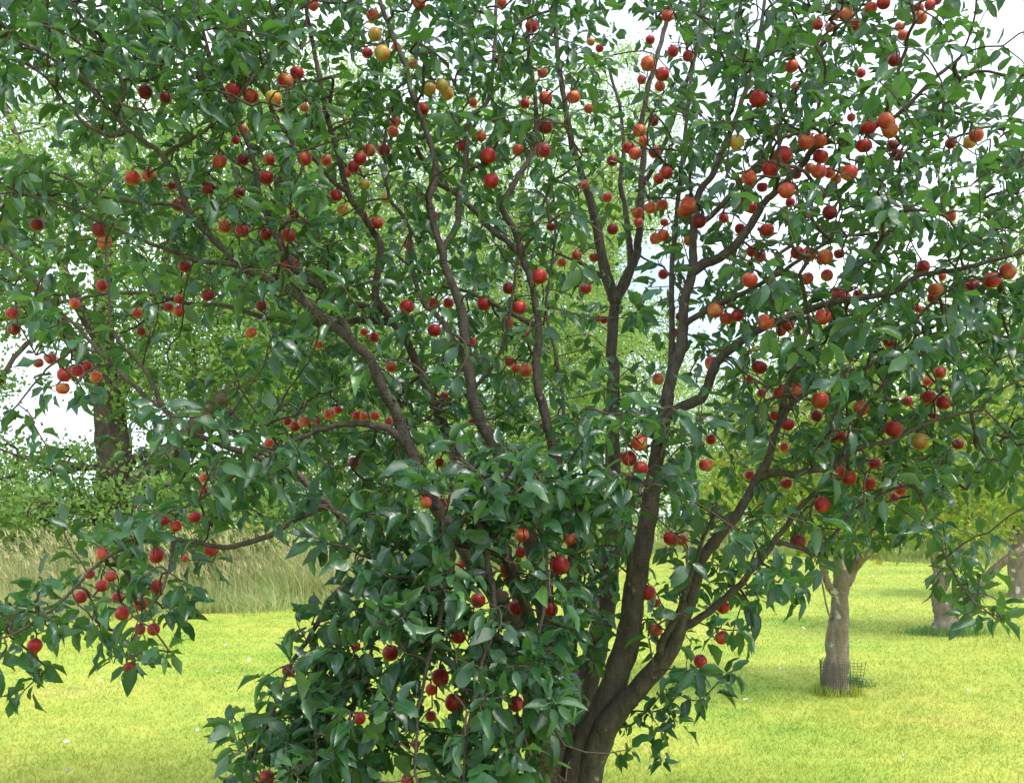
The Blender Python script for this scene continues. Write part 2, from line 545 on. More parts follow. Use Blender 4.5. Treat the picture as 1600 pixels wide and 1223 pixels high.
def tall_grass():
    m = Mesh()
    # tussocks: each a fan of blades bending outward, some green, some straw
    k = 2300
    cx = np.where(rng.random(k) < 0.7, rng.uniform(-16, 1.5, k), rng.uniform(0, 32, k))
    back = rng.random(k) ** 1.1
    cy = edge_y(cx) + 0.25 + back * np.where(cx < 1, 6.0, 4.5) + 0.4 * np.sin(cx * 1.9) + 0.2 * np.sin(cx * 4.7)
    patch = np.sin(cx * 0.8 + cy * 0.5) * np.sin(cx * 0.37 - cy * 0.8)
    ch = np.clip((0.42 + 0.75 * np.minimum(1, back * 2.2)) * (0.9 + 0.3 * patch + rng.normal(0, 0.16, k)) * np.where(cx < 1, 1.0, 0.8), 0.2, 1.6)
    ct = np.clip(0.33 + 0.30 * patch + rng.normal(0, 0.2, k), 0, 0.95)
    cw = np.stack([rng.normal(-0.22, 0.22, k), rng.normal(0, 0.15, k)], -1)
    per = 26
    w = np.repeat(np.arange(k), per)
    n = len(w)
    off = rng.normal(0, 0.10, (n, 2))
    x, y = cx[w] + off[:, 0], cy[w] + off[:, 1]
    h = ch[w] * rng.uniform(0.55, 1.1, n)
    lean = (off * 2.2 + cw[w] + rng.normal(0, 0.22, (n, 2))) * h[:, None]
    tint = np.clip(ct[w] + rng.normal(0, 0.13, n), 0, 1)
    v, f, t = strips("g", np.stack([x, y, np.zeros(n)], -1), h, 0.0042 + 0.00022 * y, lean, M_STRAW, 4, tint)
    m.add(v, f, t)
    # loose low tufts along the margin
    k = 9000
    x = np.where(rng.random(k) < 0.6, rng.uniform(-16, 1.5, k), rng.uniform(0, 30, k))
    y = edge_y(x) + 0.15 - np.abs(rng.normal(0, 0.55, k)) * (0.6 + 0.6 * np.sin(x * 2.7) * np.sin(x * 0.9))
    h = rng.uniform(0.05, 0.32, k)
    v, f, t = strips("g", np.stack([x, y, np.zeros(k)], -1), h, 0.004 + 0.0002 * y, rng.normal(0, 0.5, (k, 2)) * h[:, None], M_STRAW, 3, np.clip(rng.normal(0.22, 0.16, k), 0, 1))
    m.add(v, f, t)
    # feathery seed heads on bare stalks
    k = 3600
    x = np.where(rng.random(k) < 0.8, rng.uniform(-16, 1.5, k), rng.uniform(0, 30, k))
    y = edge_y(x) + 0.4 + rng.random(k) * 5
    h = rng.uniform(0.6, 1.5, k)
    ln = np.stack([rng.normal(-0.3, 0.2, k), rng.normal(0, 0.15, k)], -1)
    b = np.stack([x, y, np.zeros(k)], -1)
    v, f, t = strips("s", b, h, np.full(k, 0.004), ln, M_STRAW, 3, rng.uniform(0.6, 0.9, k))
    m.add(v, f, t)
    nl = np.linalg.norm(ln, axis=1)
    tip = b + np.stack([ln[:, 0] * 0.88, ln[:, 1] * 0.88, (0.94 - 0.16 * nl / h) * h], -1)
    for q in range(5):
        v, f, t = strips("s", tip + rng.normal(0, 0.02, (k, 3)), np.full(k, 0.14), np.full(k, 0.011), np.stack([rng.normal(-0.1, 0.06, k), rng.normal(0, 0.05, k)], -1), M_STRAW, 2, rng.uniform(0.78, 1, k))
        m.add(v, f, t)
    o = m.build("tall_grass", M_STRAW)
    tag(o, "tall unmown grass gone to seed along the edge of the lawn", "tall grass", kind="stuff")


tall_grass()


# ------------------------------------------------------------------ simple leaves for everything but the near tree
def kite_leaves(pos, size, up_bias=0.4, droop=0.3, ratio=0.62):
    """Two-triangle leaves folded along the midrib."""
    n = len(pos)
    d = unit(rng.normal(size=(n, 3)) + np.array([0, 0, -droop]))
    nrm = rng.normal(size=(n, 3)) + np.array([0, 0, up_bias])
    nrm = unit(nrm - (nrm * d).sum(1, keepdims=True) * d)
    s = np.cross(d, nrm)
    L = size[:, None]
    v = np.stack([pos, pos + d * L * 0.42 + s * L * ratio / 2 + nrm * L * 0.08, pos + d * L, pos + d * L * 0.42 - s * L * ratio / 2 + nrm * L * 0.08], 1)
    b = np.arange(n)[:, None] * 4
    f = np.vstack([b + np.array([0, 1, 2]), b + np.array([0, 2, 3])])
    return v.reshape(-1, 3), f


def grow(src, tgt, path_w=0.25, src_cost=None):
    """Connect every target point to the growing tree (sources first); returns the parent index of each target in [src+tgt] numbering."""
    ns, nt = len(src), len(tgt)
    allp = np.vstack([src, tgt])
    cost = np.full(nt, 1e9)
    par = np.zeros(nt, int)
    for i0 in range(0, nt, 400):
        dd = np.linalg.norm(tgt[i0:i0 + 400, None] - src[None], axis=2)
        j = dd.argmin(1)
        par[i0:i0 + 400] = j
        cost[i0:i0 + 400] = dd[np.arange(len(j)), j]
    plen = np.zeros(nt)
    key = cost.copy()
    done = np.zeros(nt, bool)
    order = []
    for _ in range(nt):
        kk = np.where(done, 1e9, key)
        i = int(kk.argmin())
        done[i] = True
        order.append(i)
        p = par[i]
        plen[i] = np.linalg.norm(tgt[i] - allp[p]) + (plen[p - ns] if p >= ns else 0)
        nd = np.linalg.norm(tgt - tgt[i], axis=1) + path_w * plen[i]
        b = (nd < key) & ~done
        key[b] = nd[b]
        par[b] = ns + i
    return par, order


def twig_mesh(src, tgt, par, order, weight, r0, rmax, sides, power=0.45, sag=0.06):
    """Tubes along the grown tree; returns a Mesh per target root source id (list of (src_index, verts, faces))."""
    ns = len(src)
    cnt = weight.astype(float).copy()
    root = np.zeros(len(tgt), int)
    for i in reversed(order):
        if par[i] >= ns:
            cnt[par[i] - ns] += cnt[i]
    for i in order:
        root[i] = par[i] if par[i] < ns else root[par[i] - ns]
    rad = np.minimum(r0 * cnt ** power, rmax)
    allp = np.vstack([src, tgt])
    parts = []
    for i in order:
        p = par[i]
        a, b = allp[p], tgt[i]
        ln = np.linalg.norm(b - a)
        if ln < 1e-4:
            continue
        k = 2 if ln < 0.06 else (4 if ln < 0.3 else 6)
        t = np.linspace(0, 1, k)[:, None]
        bend = rng.normal(0, 1, 3) * sag * ln + np.array([0, 0, sag * ln * 0.8])
        path = a + (b - a) * t + bend * (4 * t * (1 - t)) ** 1.0
        ra = rad[i] if p < ns else min(rad[p - ns], rad[i] * 1.5)
        rr = np.linspace(ra, rad[i], k)
        v, f = tube(path, rr, sides, 0.0, cap=False)
        parts.append((root[i], v, f))
    return parts, rad


def back_tree(name, label, group, base, trunk_paths, crown, dist, depth, n_clump, per, sigma, leaf, mat, bark, exclude=(), category="tree", twig_r=0.012, front=False):
    """trunk_paths: lists of (px, py, d, width_px). crown: ellipses (px, py, rx, ry, weight) at the tree's distance."""
    base = np.asarray(base, float)
    root = empty(name, base)
    tag(root, label, category, group)
    src = []
    for k, tp in enumerate(trunk_paths):
        tp = np.array(tp, float)
        c = catmull(np.hstack([P(tp[:, 0], tp[:, 1], tp[:, 2]), (tp[:, 3] / 2 * tp[:, 2] / FPX)[:, None]]), 5)
        if k == 0:
            c[0, 2] = -0.05
        v, f = tube(c[:, :3], np.maximum(c[:, 3], 0.008), 14 if k == 0 else 8, 0.11)
        m = Mesh(); m.add(v, f)
        m.build("trunk" if k == 0 else "limb", bark, root, base)
        src.append(c[2:, :3])
    src = np.vstack(src)
    wts = np.array([c[4] for c in crown], float)
    pick = rng.choice(len(crown), n_clump, p=wts / wts.sum())
    cen = []
    for i in pick:
        px, py, rx, ry, _ = crown[i]
        while True:
            q = unit(rng.normal(size=3)) * rng.random() ** 0.45
            x, y = px + q[0] * rx, py + q[1] * ry
            if not any(((x - e[0]) / e[2]) ** 2 + ((y - e[1]) / e[3]) ** 2 < 1 for e in exclude):
                break
        cen.append(P(x, y, dist + q[2] * depth))
    cen = np.array(cen)
    cen[:, 2] = np.maximum(cen[:, 2], 0.35)
    par, order = grow(src, cen, 0.3)
    parts, _ = twig_mesh(src, cen, par, order, np.ones(len(cen)), twig_r, 0.11 if dist > 12 else 0.05, 4, 0.5, 0.09)
    m = Mesh()
    for _, v, f in parts:
        m.add(v, f)
    tw = m.build("twigs", bark, root, base, "stuff")
    n = n_clump * per
    which = rng.integers(0, n_clump, n)
    pos = cen[which] + rng.normal(size=(n, 3)) * sigma * np.array([1, 1, 0.75]) * rng.uniform(0.5, 1.3, n_clump)[which][:, None]
    pos[:, 2] = np.maximum(pos[:, 2], 0.25)
    sz = leaf * rng.uniform(0.65, 1.25, n)
    v, f = kite_leaves(pos, sz)
    ct = rng.normal(0, 0.16, n_clump)[which]
    tint = np.clip(0.48 + ct + rng.normal(0, 0.2, n), 0, 1)
    me = np_mesh("crown", v - base, f, mat, np.repeat(tint, 4), smooth=False)
    o = obj("crown", me, root)
    o["kind"] = "stuff"
    return root


GT = "tall trees beyond the lawn"
back_tree("cottonwood_tree", "big spreading cottonwood with a thick dark trunk behind the tall grass", GT, ground(172, 888),
          [[(172, 905, 22, 82), (172, 860, 22, 66), (175, 780, 22, 58), (177, 700, 22, 52), (168, 620, 22, 42), (160, 520, 22, 34), (165, 380, 22, 28), (150, 200, 22, 14)],
           [(182, 800, 22, 40), (236, 733, 21.6, 36), (285, 690, 21.3, 32), (337, 633, 21, 28), (405, 575, 20.6, 22), (450, 490, 20.5, 15), (470, 380, 20.5, 8)],
           [(170, 640, 22, 34), (195, 590, 22, 28), (235, 520, 22.5, 22), (260, 400, 22.5, 14), (300, 250, 22.5, 8)],
           [(166, 630, 22, 34), (130, 560, 21.5, 26), (70, 470, 21, 18), (10, 380, 21, 12), (-80, 280, 21, 8)],
           [(172, 560, 22, 22), (110, 450, 22, 16), (60, 300, 22, 12), (0, 150, 22, 8)],
           [(178, 730, 22, 16), (250, 700, 22, 11), (300, 690, 22, 7)]],
          [(120, 300, 420, 290, 6.0), (380, 380, 240, 260, 3.0), (-120, 430, 200, 300, 2.0), (330, 560, 200, 150, 1.6), (40, 780, 190, 80, 1.7), (300, 770, 200, 75, 1.5), (120, 640, 260, 90, 1.0)],
          22, 3.6, 900, 100, 0.34, 0.115, M_LEAF_COTT, M_BARK_COTT,
          exclude=[(75, 640, 85, 66), (275, 665, 75, 52), (60, 548, 70, 40), (365, 700, 60, 30), (178, 690, 30, 80)])
back_tree("poplar_tree", "slender poplar with a straight pale trunk behind the tall grass", GT, ground(386, 868),
          [[(386, 885, 29, 20), (385, 780, 29, 16), (388, 650, 29, 14), (392, 450, 29, 10), (400, 200, 29, 5)]],
          [(420, 330, 190, 330, 3), (430, 620, 170, 150, 1.2), (380, 800, 120, 40, .5)], 29, 3.0, 420, 110, 0.42, 0.125, M_LEAF_FAR, M_BARK_COTT,
          exclude=[(365, 700, 60, 30)])
back_tree("poplar_tree", "leaning poplar with a rough grey trunk behind the tall grass", GT, ground(412, 872),
          [[(410, 886, 27, 30), (416, 800, 27, 24), (428, 720, 27, 20), (450, 600, 27, 16), (490, 400, 27, 10), (520, 220, 27, 5)]],
          [(560, 360, 210, 330, 3), (560, 650, 200, 140, 1.4), (600, 800, 160, 50, .6)], 27, 3.0, 460, 110, 0.40, 0.125, M_LEAF_FAR, M_BARK_COTT)
back_tree("poplar_tree", "tall light green poplar rising behind the fork of the apple tree", GT, ground(800, 862),
          [[(800, 876, 36, 26), (800, 760, 36, 22), (805, 550, 36, 16), (815, 300, 36, 9), (820, 150, 36, 4)]],
          [(800, 400, 190, 340, 3), (860, 560, 150, 200, 1.6), (760, 720, 200, 100, 1.0)], 36, 3.6, 560, 110, 0.48, 0.14, M_LEAF_FAR, M_BARK_COTT)
back_tree("poplar_tree", "pale round topped poplar showing between two forked apple limbs", GT, ground(960, 858),
          [[(965, 866, 44, 20), (960, 760, 44, 16), (958, 560, 44, 11), (955, 300, 44, 6), (955, 170, 44, 3)]],
          [(950, 330, 120, 280, 2.4), (960, 600, 150, 190, 1.6), (1000, 740, 150, 60, .6)], 44, 3.6, 420, 100, 0.5, 0.16, M_LEAF_FAR, M_BARK_COTT,
          exclude=[(1040, 700, 60, 30), (1010, 420, 50, 60)])
for (px, py, d, rx, top, lab) in [(1130, 850, 62, 130, 560, "low far tree beyond the maize with a ragged crown"),
                                  (1330, 850, 58, 170, 500, "broad far tree standing behind the two orchard trees"),
                                  (1590, 850, 40, 190, 300, "tall far tree behind the thick trunked orchard tree")]:
    back_tree("far_tree", lab, GT, ground(px, py), [[(px, py + 4, d, 20), (px, py - 90, d, 14), (px + 6, (py + top) / 2, d, 8), (px + 4, top + 40, d, 3)]],
              [(px, (top + 760) / 2, rx, (760 - top) / 2, 2), (px, 740, rx * 0.9, 60, 1)], d, 4.5, 260, 80, 0.6, 0.19, M_LEAF_FAR, M_BARK_COTT)

# orchard trees on the lawn
GO = "orchard trees on the lawn"
back_tree("orchard_tree", "slim orchard tree with wire mesh wrapped round its trunk base", GO, ground(1306, 1072),
          [[(1306, 1090, 9.5, 43), (1306, 1062, 9.5, 39), (1308, 1025, 9.5, 34), (1310, 985, 9.5, 31), (1312, 955, 9.5, 28), (1314, 925, 9.5, 26), (1316, 900, 9.5, 28), (1313, 872, 9.5, 19), (1303, 840, 9.5, 14), (1290, 780, 9.4, 9), (1270, 700, 9.4, 5)],
           [(1322, 912, 9.5, 18), (1333, 890, 9.5, 16), (1348, 870, 9.4, 15), (1380, 850, 9.3, 13), (1425, 824, 9.2, 10), (1470, 780, 9.2, 6), (1500, 720, 9.2, 4)],
           [(1306, 930, 9.5, 13), (1294, 913, 9.4, 12), (1288, 895, 9.4, 12), (1284, 870, 9.3, 10), (1260, 820, 9.2, 8), (1210, 770, 9.2, 6), (1160, 730, 9.2, 3)],
           [(1318, 905, 9.5, 16), (1338, 880, 9.8, 16), (1358, 850, 10, 15), (1368, 800, 10.2, 10), (1380, 720, 10.3, 6), (1390, 640, 10.3, 4)],
           [(1300, 975, 9.5, 3), (1291, 945, 9.42, 2.0), (1286, 918, 9.38, 1.6), (1281, 893, 9.36, 1.2)]],
          [(1290, 690, 220, 120, 3), (1220, 760, 170, 60, 1.6), (1400, 730, 190, 100, 2.4), (1330, 560, 170, 100, 1.2), (1340, 825, 120, 26, .5)],
          9.5, 1.2, 240, 46, 0.13, 0.082, M_LEAF_ORCH, M_BARK_ORCH, exclude=[(1060, 720, 70, 60)], twig_r=0.005)
back_tree("orchard_tree", "stout orchard tree forking low with weeds round its foot", GO, ground(1477, 985),
          [[(1477, 1000, 14.4, 50), (1477, 984, 14.4, 42), (1477, 965, 14.4, 34), (1472, 945, 14.4, 30), (1466, 928, 14.4, 22), (1466, 900, 14.4, 17), (1463, 875, 14.4, 16), (1456, 820, 14.4, 11), (1440, 740, 14.4, 6)],
           [(1482, 962, 14.4, 26), (1497, 945, 14.3, 20), (1515, 928, 14.2, 15), (1540, 905, 14.2, 15), (1562, 882, 14.1, 13), (1600, 855, 14, 11), (1650, 820, 14, 8), (1690, 750, 14, 5)],
           [(1470, 930, 14.4, 14), (1490, 880, 14.6, 10), (1515, 810, 14.8, 8), (1540, 720, 14.8, 5)]],
          [(1500, 720, 170, 110, 3), (1600, 740, 150, 100, 2), (1430, 760, 110, 70, 1.2), (1540, 610, 130, 70, 1), (1500, 830, 110, 25, .5)],
          14.4, 1.6, 230, 46, 0.2, 0.085, M_LEAF_ORCH, M_BARK_ORCH, twig_r=0.006)
back_tree("orchard_tree", "thick trunked orchard tree standing farthest along the row", GO, ground(1597, 932),
          [[(1597, 945, 21, 50), (1597, 925, 21, 40), (1594, 890, 21, 34), (1596, 855, 21, 30), (1610, 800, 21, 18), (1630, 720, 21, 9)],
           [(1596, 870, 21, 18), (1575, 820, 21, 12), (1560, 750, 21, 6)]],
          [(1610, 720, 140, 110, 3), (1570, 790, 110, 40, 1)], 21, 1.8, 170, 50, 0.26, 0.1, M_LEAF_ORCH, M_BARK_ORCH, twig_r=0.008)


def weeds_and_maize():
    # leafy undergrowth behind the tall grass
    n = 26000
    c = 420
    cx = rng.uniform(-14, 4, c)
    cy = edge_y(cx) + rng.uniform(4.2, 9, c)
    cz = rng.uniform(0.1, 1, c) ** 1.2 * (1.5 + 0.5 * np.sin(cx * 0.9))
    w = rng.integers(0, c, n)
    pos = np.stack([cx, cy, cz], -1)[w] + rng.normal(size=(n, 3)) * np.array([0.3, 0.3, 0.2])
    pos[:, 2] = np.maximum(pos[:, 2], 0.1)
    v, f = kite_leaves(pos, rng.uniform(0.07, 0.14, n))
    t = np.clip(0.5 + rng.normal(0, 0.2, c)[w] + rng.normal(0, 0.15, n), 0, 1)
    o = obj("undergrowth", np_mesh("undergrowth", v, f, M_WEED, np.repeat(t, 4), smooth=False))
    tag(o, "leafy green undergrowth between the tall grass and the big trees", "undergrowth", kind="stuff")
    # maize standing beyond the far edge of the lawn
    m = Mesh()
    k = 1500
    x = rng.uniform(-2, 34, k)
    y = np.round((edge_y(x) + 4.2 + rng.uniform(0, 8, k)) / 0.75) * 0.75
    h = rng.uniform(1.6, 2.3, k)
    b = np.stack([x, y, np.zeros(k)], -1)
    v, f, t = strips("c", b, h, np.full(k, 0.02), rng.normal(0, 0.05, (k, 2)), M_CORN, 2, rng.uniform(0.3, 0.8, k))
    m.add(v, f, t)
    for q in range(9):
        z = h * rng.uniform(0.15, 0.95, k)
        a = rng.uniform(0, 6.28, k)
        ln = np.stack([np.cos(a), np.sin(a)], -1) * rng.uniform(0.3, 0.6, k)[:, None]
        v, f, t = strips("c", b + np.stack([0 * z, 0 * z, z], -1), rng.uniform(0.15, 0.4, k), np.full(k, 0.05), ln, M_CORN, 3, rng.random(k))
        m.add(v, f, t)
    o = m.build("maize_field", M_CORN)
    tag(o, "green maize standing beyond the far edge of the lawn", "maize", kind="stuff")
    # unmown grass against the trunks
    m = Mesh()
    for c0, r0, cnt in [(P(1306, 1072, 9.5), 0.15, 420), (P(1477, 985, 14.4), 0.24, 300), (P(1597, 932, 21), 0.36, 300), (P(877, 1223, 4.7), 0.27, 500)]:
        a = rng.uniform(0, 6.28, cnt)
        rr = r0 + np.abs(rng.normal(0, 0.05, cnt))
        p = np.stack([c0[0] + np.cos(a) * rr, c0[1] + np.sin(a) * rr, np.zeros(cnt)], -1)
        v, f, t = strips("w", p, rng.uniform(0.04, 0.13, cnt), np.full(cnt, 0.0035), rng.normal(0, 0.03, (cnt, 2)), M_BLADE, 2)
        m.add(v, f, t)
    tag(m.build("uncut_grass", M_BLADE), "longer uncut grass round the feet of the trees", "grass", kind="stuff")
    # weeds round the foot of the stout orchard tree
    for bx, by, sp, cnt, hh, nm, lb in [(1478, 991, 0.26, 1100, 0.16, "weed_tuft", "green weeds growing round the foot of the stout forked orchard tree"),
                                        (1326, 1072, 0.09, 420, 0.13, "weed_tuft", "fresh green weeds growing through the wire mesh round the slim trunk")]:
        c0 = ground(bx, by)
        p = np.stack([rng.normal(c0[0], sp, cnt), rng.normal(c0[1], sp * 0.6, cnt), np.zeros(cnt)], -1)
        v, f, t = strips("w", p, rng.uniform(0.3, 1, cnt) * hh, np.full(cnt, 0.006), rng.normal(0, 0.05, (cnt, 2)), M_WEED, 2)
        m = Mesh(); m.add(v, f, t)
        o = m.build(nm, M_WEED)
        tag(o, lb, "weeds", kind="stuff")


weeds_and_maize()


def wire_guard():
    c = P(1307, 1072, 9.5); c[2] = 0
    root = empty("wire_guard", c)
    tag(root, "loose sleeve of dark square wire mesh round the slim orchard tree", "tree guard")
    R, hgt, cell = 0.134, 0.30, 0.026
    nv = 34
    ang = np.linspace(math.radians(-300), math.radians(0), nv)          # open at one side, where the flap stands out
    rad = np.full(nv, R) + 0.006 * np.sin(ang * 5)
    pts = np.stack([np.cos(ang) * rad, np.sin(ang) * rad], -1)
    flap = pts[-1] + np.outer(np.arange(1, 5) * cell, np.array([0.55, -0.6]))
    pts = np.vstack([pts, flap])
    m = Mesh()
    for i, p in enumerate(pts):
        extra = rng.uniform(0, 0.02) if i >= nv else rng.uniform(0, 0.012)
        lean = 0.07 * (i - nv + 1) / 4 if i >= nv else 0
        v, f = tube([(p[0], p[1], -0.01), (p[0] + lean, p[1], hgt + extra)], [0.0019, 0.0019], 4, cap=False)
        m.add(v, f)
    m.build("upright_wires", M_WIRE, root, None, "stuff")
    m = Mesh()
    for z in np.arange(0.02, hgt, cell):
        q = np.hstack([pts, np.full((len(pts), 1), z)])
        q[nv:, 0] += 0.07 * np.arange(1, len(pts) - nv + 1) / 4 * z / hgt
        v, f = tube(q, np.full(len(q), 0.0019), 4, cap=False)
        m.add(v, f)
    m.build("ring_wires", M_WIRE, root, None, "stuff")


wire_guard()

# ------------------------------------------------------------------ the apple tree: trunk and limbs
TREE_D = 4.7
BASE = P(877, 1223, TREE_D)
BASE[2] = 0.0
tree = empty("apple_tree", BASE)
tag(tree, "large many stemmed apple tree loaded with red fruit and glossy dark leaves", "tree")

LIMBS = {}       # name -> dict(c = world curve with radius, px = screen polyline, vis)
MID = {}


def limb(name, parent, pts, d_end, w0, w1, vis=1, d0=None, mids=None):
    """pts in photo pixels; depth runs from the parent's depth at the start to d_end (or follows given mids)."""
    pts = np.array(pts, float)
    s = np.cumsum(np.r_[0, np.linalg.norm(np.diff(pts, axis=0), axis=1)])
    s /= s[-1]
    if parent:
        pc = LIMBS[parent]
        j = np.linalg.norm(pc["px"][:, :2] - pts[0], axis=1).argmin()
        d0 = pc["c"][j, 1]
    if mids:
        d = np.interp(s, [0] + [m[0] for m in mids] + [1], [d0] + [m[1] for m in mids] + [d_end])
    else:
        d = d0 + (d_end - d0) * s
    w = w1 + (w0 - w1) * (1 - s) ** 1.7
    q = P(pts[:, 0], pts[:, 1], d)
    if parent:
        q[0] = pc["c"][j, :3]
    c = catmull(np.hstack([q, (w / 2 * d / FPX)[:, None]]), 6)
    wig = np.cumsum(rng.normal(0, 0.0022, (len(c), 3)), 0)
    wig -= np.linspace(0, 1, len(c))[:, None] * wig[-1]
    c[:, :3] += wig * (c[:, 3:4] < 0.03)
    LIMBS[name] = dict(c=c, px=proj(c[:, :3]), vis=vis, w=c[:, 3])
    return c


# trunk and stems
tc = np.array([[893, 1223, TREE_D]])
trunk_pts = [(BASE[0], TREE_D, -0.06, 0.30), (BASE[0], TREE_D, 0.05, 0.235), (BASE[0], TREE_D, 0.16, 0.20), (BASE[0] - 0.01, TREE_D, 0.28, 0.185), (BASE[0] - 0.02, TREE_D, 0.38, 0.17), (BASE[0] - 0.04, TREE_D, 0.46, 0.12), (BASE[0] - 0.05, TREE_D, 0.52, 0.06)]
LIMBS["trunk"] = dict(c=catmull(trunk_pts, 6), vis=1)
LIMBS["trunk"]["px"] = proj(LIMBS["trunk"]["c"][:, :3]); LIMBS["trunk"]["w"] = LIMBS["trunk"]["c"][:, 3]
limb("A", None, [(888, 1300), (899, 1206), (941, 1113), (974, 1025), (988, 956), (993, 915), (1005, 852), (1015, 800), (1022, 745), (1034, 670), (1050, 595), (1066, 540), (1070, 500), (1073, 450), (1084, 420), (1089, 371), (1094, 304), (1117, 263), (1138, 216), (1158, 162), (1171, 125), (1188, 61), (1195, 10), (1200, -60)], 5.0, 54, 6, d0=4.62, mids=[(0.5, 4.55)])
limb("B", None, [(900, 1310), (921, 1208), (947, 1137), (974, 1101), (1015, 1056), (1048, 1014), (1067, 966), (1088, 914), (1109, 869), (1147, 821), (1163, 790), (1181, 758), (1195, 731), (1205, 694), (1215, 660), (1232, 590), (1260, 520)], 4.1, 50, 8, d0=4.62, mids=[(0.5, 4.4)])
limb("C", None, [(872, 1290), (885, 1180), (911, 1077), (932, 1008), (946, 940), (955, 860), (958, 780), (957, 700), (958, 600), (964, 518), (969, 474), (982, 444), (1000, 405), (1006, 371), (1006, 304), (1009, 236), (1006, 186), (1016, 135), (1030, 80), (1043, 34), (1050, -40)], 5.6, 50, 7, d0=4.78, mids=[(0.55, 5.1)])
limb("D", None, [(868, 1290), (876, 1150), (890, 1000), (898, 880), (888, 771), (868, 717), (851, 643), (841, 602), (837, 552), (841, 501), (830, 440), (815, 400), (797, 380), (766, 354), (732, 321), (700, 295), (680, 278), (650, 230)], 4.9, 37, 8, d0=4.7, mids=[(0.45, 4.5)])
limb("E", None, [(862, 1290), (866, 1150), (858, 1000), (830, 850), (790, 740), (766, 690), (749, 653), (739, 620), (726, 569), (722, 501), (709, 454), (695, 420), (689, 398), (672, 351), (664, 322), (672, 290), (673, 253), (662, 203), (641, 145), (631, 101), (618, 71), (604, 40), (591, 0), (580, -60)], 4.6, 42, 7, d0=4.66, mids=[(0.5, 4.45)])
limb("F", None, [(850, 1290), (846, 1150), (815, 1000), (740, 880), (662, 758), (641, 704), (621, 660), (597, 609), (574, 559), (545, 530), (520, 511), (486, 481), (452, 454), (418, 434), (371, 412), (337, 381), (317, 364), (294, 337), (270, 280), (250, 243), (209, 209), (182, 186), (152, 155), (120, 118), (60, 80), (0, 60)], 4.1, 40, 6, d0=4.62, mids=[(0.4, 4.35)])
limb("Hh", None, [(855, 1290), (850, 1120), (800, 900), (719, 731), (705, 697), (668, 610), (640, 545), (611, 501), (594, 478), (581, 454), (588, 410), (590, 381), (564, 338), (540, 304), (525, 240), (510, 182), (495, 110), (480, 30), (470, -50)], 4.9, 34, 7, d0=4.72, mids=[(0.5, 4.8)])
# forks of the stems
limb("A2", "A", [(1084, 424), (1105, 410), (1127, 403), (1165, 368), (1195, 324), (1219, 300), (1262, 256), (1276, 236), (1320, 216), (1347, 206), (1400, 180), (1450, 130), (1500, 90)], 4.3, 17, 6)
limb("A3", "A", [(1092, 350), (1114, 337), (1158, 287), (1192, 250), (1220, 200), (1260, 120), (1300, 40), (1320, -30)], 4.7, 10, 5)
limb("A4", "A", [(1046, 605), (1048, 552), (1047, 480), (1047, 417), (1052, 340), (1062, 240), (1075, 130), (1090, 40), (1095, -30)], 5.3, 11, 5)
limb("A5", "A", [(1036, 660), (1078, 632), (1097, 615), (1112, 580), (1130, 555), (1180, 515), (1256, 481), (1303, 467), (1345, 462), (1391, 451), (1431, 432), (1468, 425), (1509, 417), (1560, 403), (1630, 390), (1720, 380)], 4.1, 18, 6)
limb("A6", "A", [(1070, 510), (1105, 485), (1144, 467), (1185, 447), (1208, 434), (1232, 420), (1280, 390), (1330, 370), (1400, 360)], 4.0, 11, 5)
limb("A8", "A", [(992, 925), (984, 880), (984, 830), (986, 790)], 4.3, 13, 7)
limb("B2", "B", [(1186, 748), (1210, 742), (1239, 744), (1269, 737), (1293, 731), (1340, 700), (1390, 690), (1450, 660), (1530, 640)], 3.9, 13, 5)
limb("B3", "B", [(1066, 985), (1104, 957), (1150, 921), (1192, 876), (1216, 845), (1244, 807), (1283, 761), (1310, 720), (1340, 660), (1391, 592), (1431, 560)], 4.0, 13, 5)
limb("B4", "B", [(1030, 1035), (1036, 1004), (1053, 965), (1078, 905), (1100, 840), (1120, 790)], 4.2, 14, 6)
limb("B5", "B", [(1216, 660), (1240, 630), (1290, 600), (1340, 580), (1400, 540), (1450, 480), (1510, 440), (1560, 430)], 4.2, 10, 4)
limb("B6", "B3", [(1218, 845), (1245, 855), (1280, 866), (1300, 840), (1350, 790), (1420, 760), (1450, 800), (1478, 870), (1510, 930), (1560, 970)], 3.9, 8, 3)
limb("C2", "C", [(969, 474), (945, 420), (932, 354), (921, 304), (901, 243), (893, 215), (880, 140), (870, 60), (860, -30)], 5.3, 20, 7)
limb("C3", "C", [(972, 468), (986, 420), (986, 371), (979, 321), (972, 287), (975, 230), (968, 160), (950, 100)], 5.6, 14, 5)
limb("C4", "C", [(1006, 290), (1033, 236), (1050, 189), (1075, 120), (1090, 50), (1110, -20)], 5.2, 9, 5)
limb("C5", "C2", [(955, 440), (925, 420), (890, 402), (870, 395), (845, 380)], 5.6, 9, 4)
limb("D2", "D", [(815, 400), (803, 360), (784, 322), (808, 282), (828, 248), (838, 200), (835, 140), (825, 60), (830, -30)], 5.0, 12, 6)
limb("D3", "D", [(838, 515), (793, 488), (763, 471), (730, 455), (695, 447), (650, 420), (620, 398)], 4.9, 9, 4)
limb("D4", "D", [(870, 740), (878, 640), (868, 560), (855, 490), (860, 420), (868, 350), (862, 290)], 5.0, 7, 4)
limb("E2", "E", [(690, 395), (712, 354), (716, 314), (726, 263), (732, 189), (760, 162), (768, 115), (773, 34), (776, -30)], 4.9, 12, 6)
limb("E3", "E", [(724, 560), (700, 515), (680, 490), (660, 470), (640, 400), (640, 360), (625, 330), (610, 310), (600, 260), (605, 200), (620, 140)], 4.8, 10, 5)
limb("E4", "E", [(735, 610), (770, 570), (790, 520), (800, 470), (806, 420)], 4.3, 7, 4)
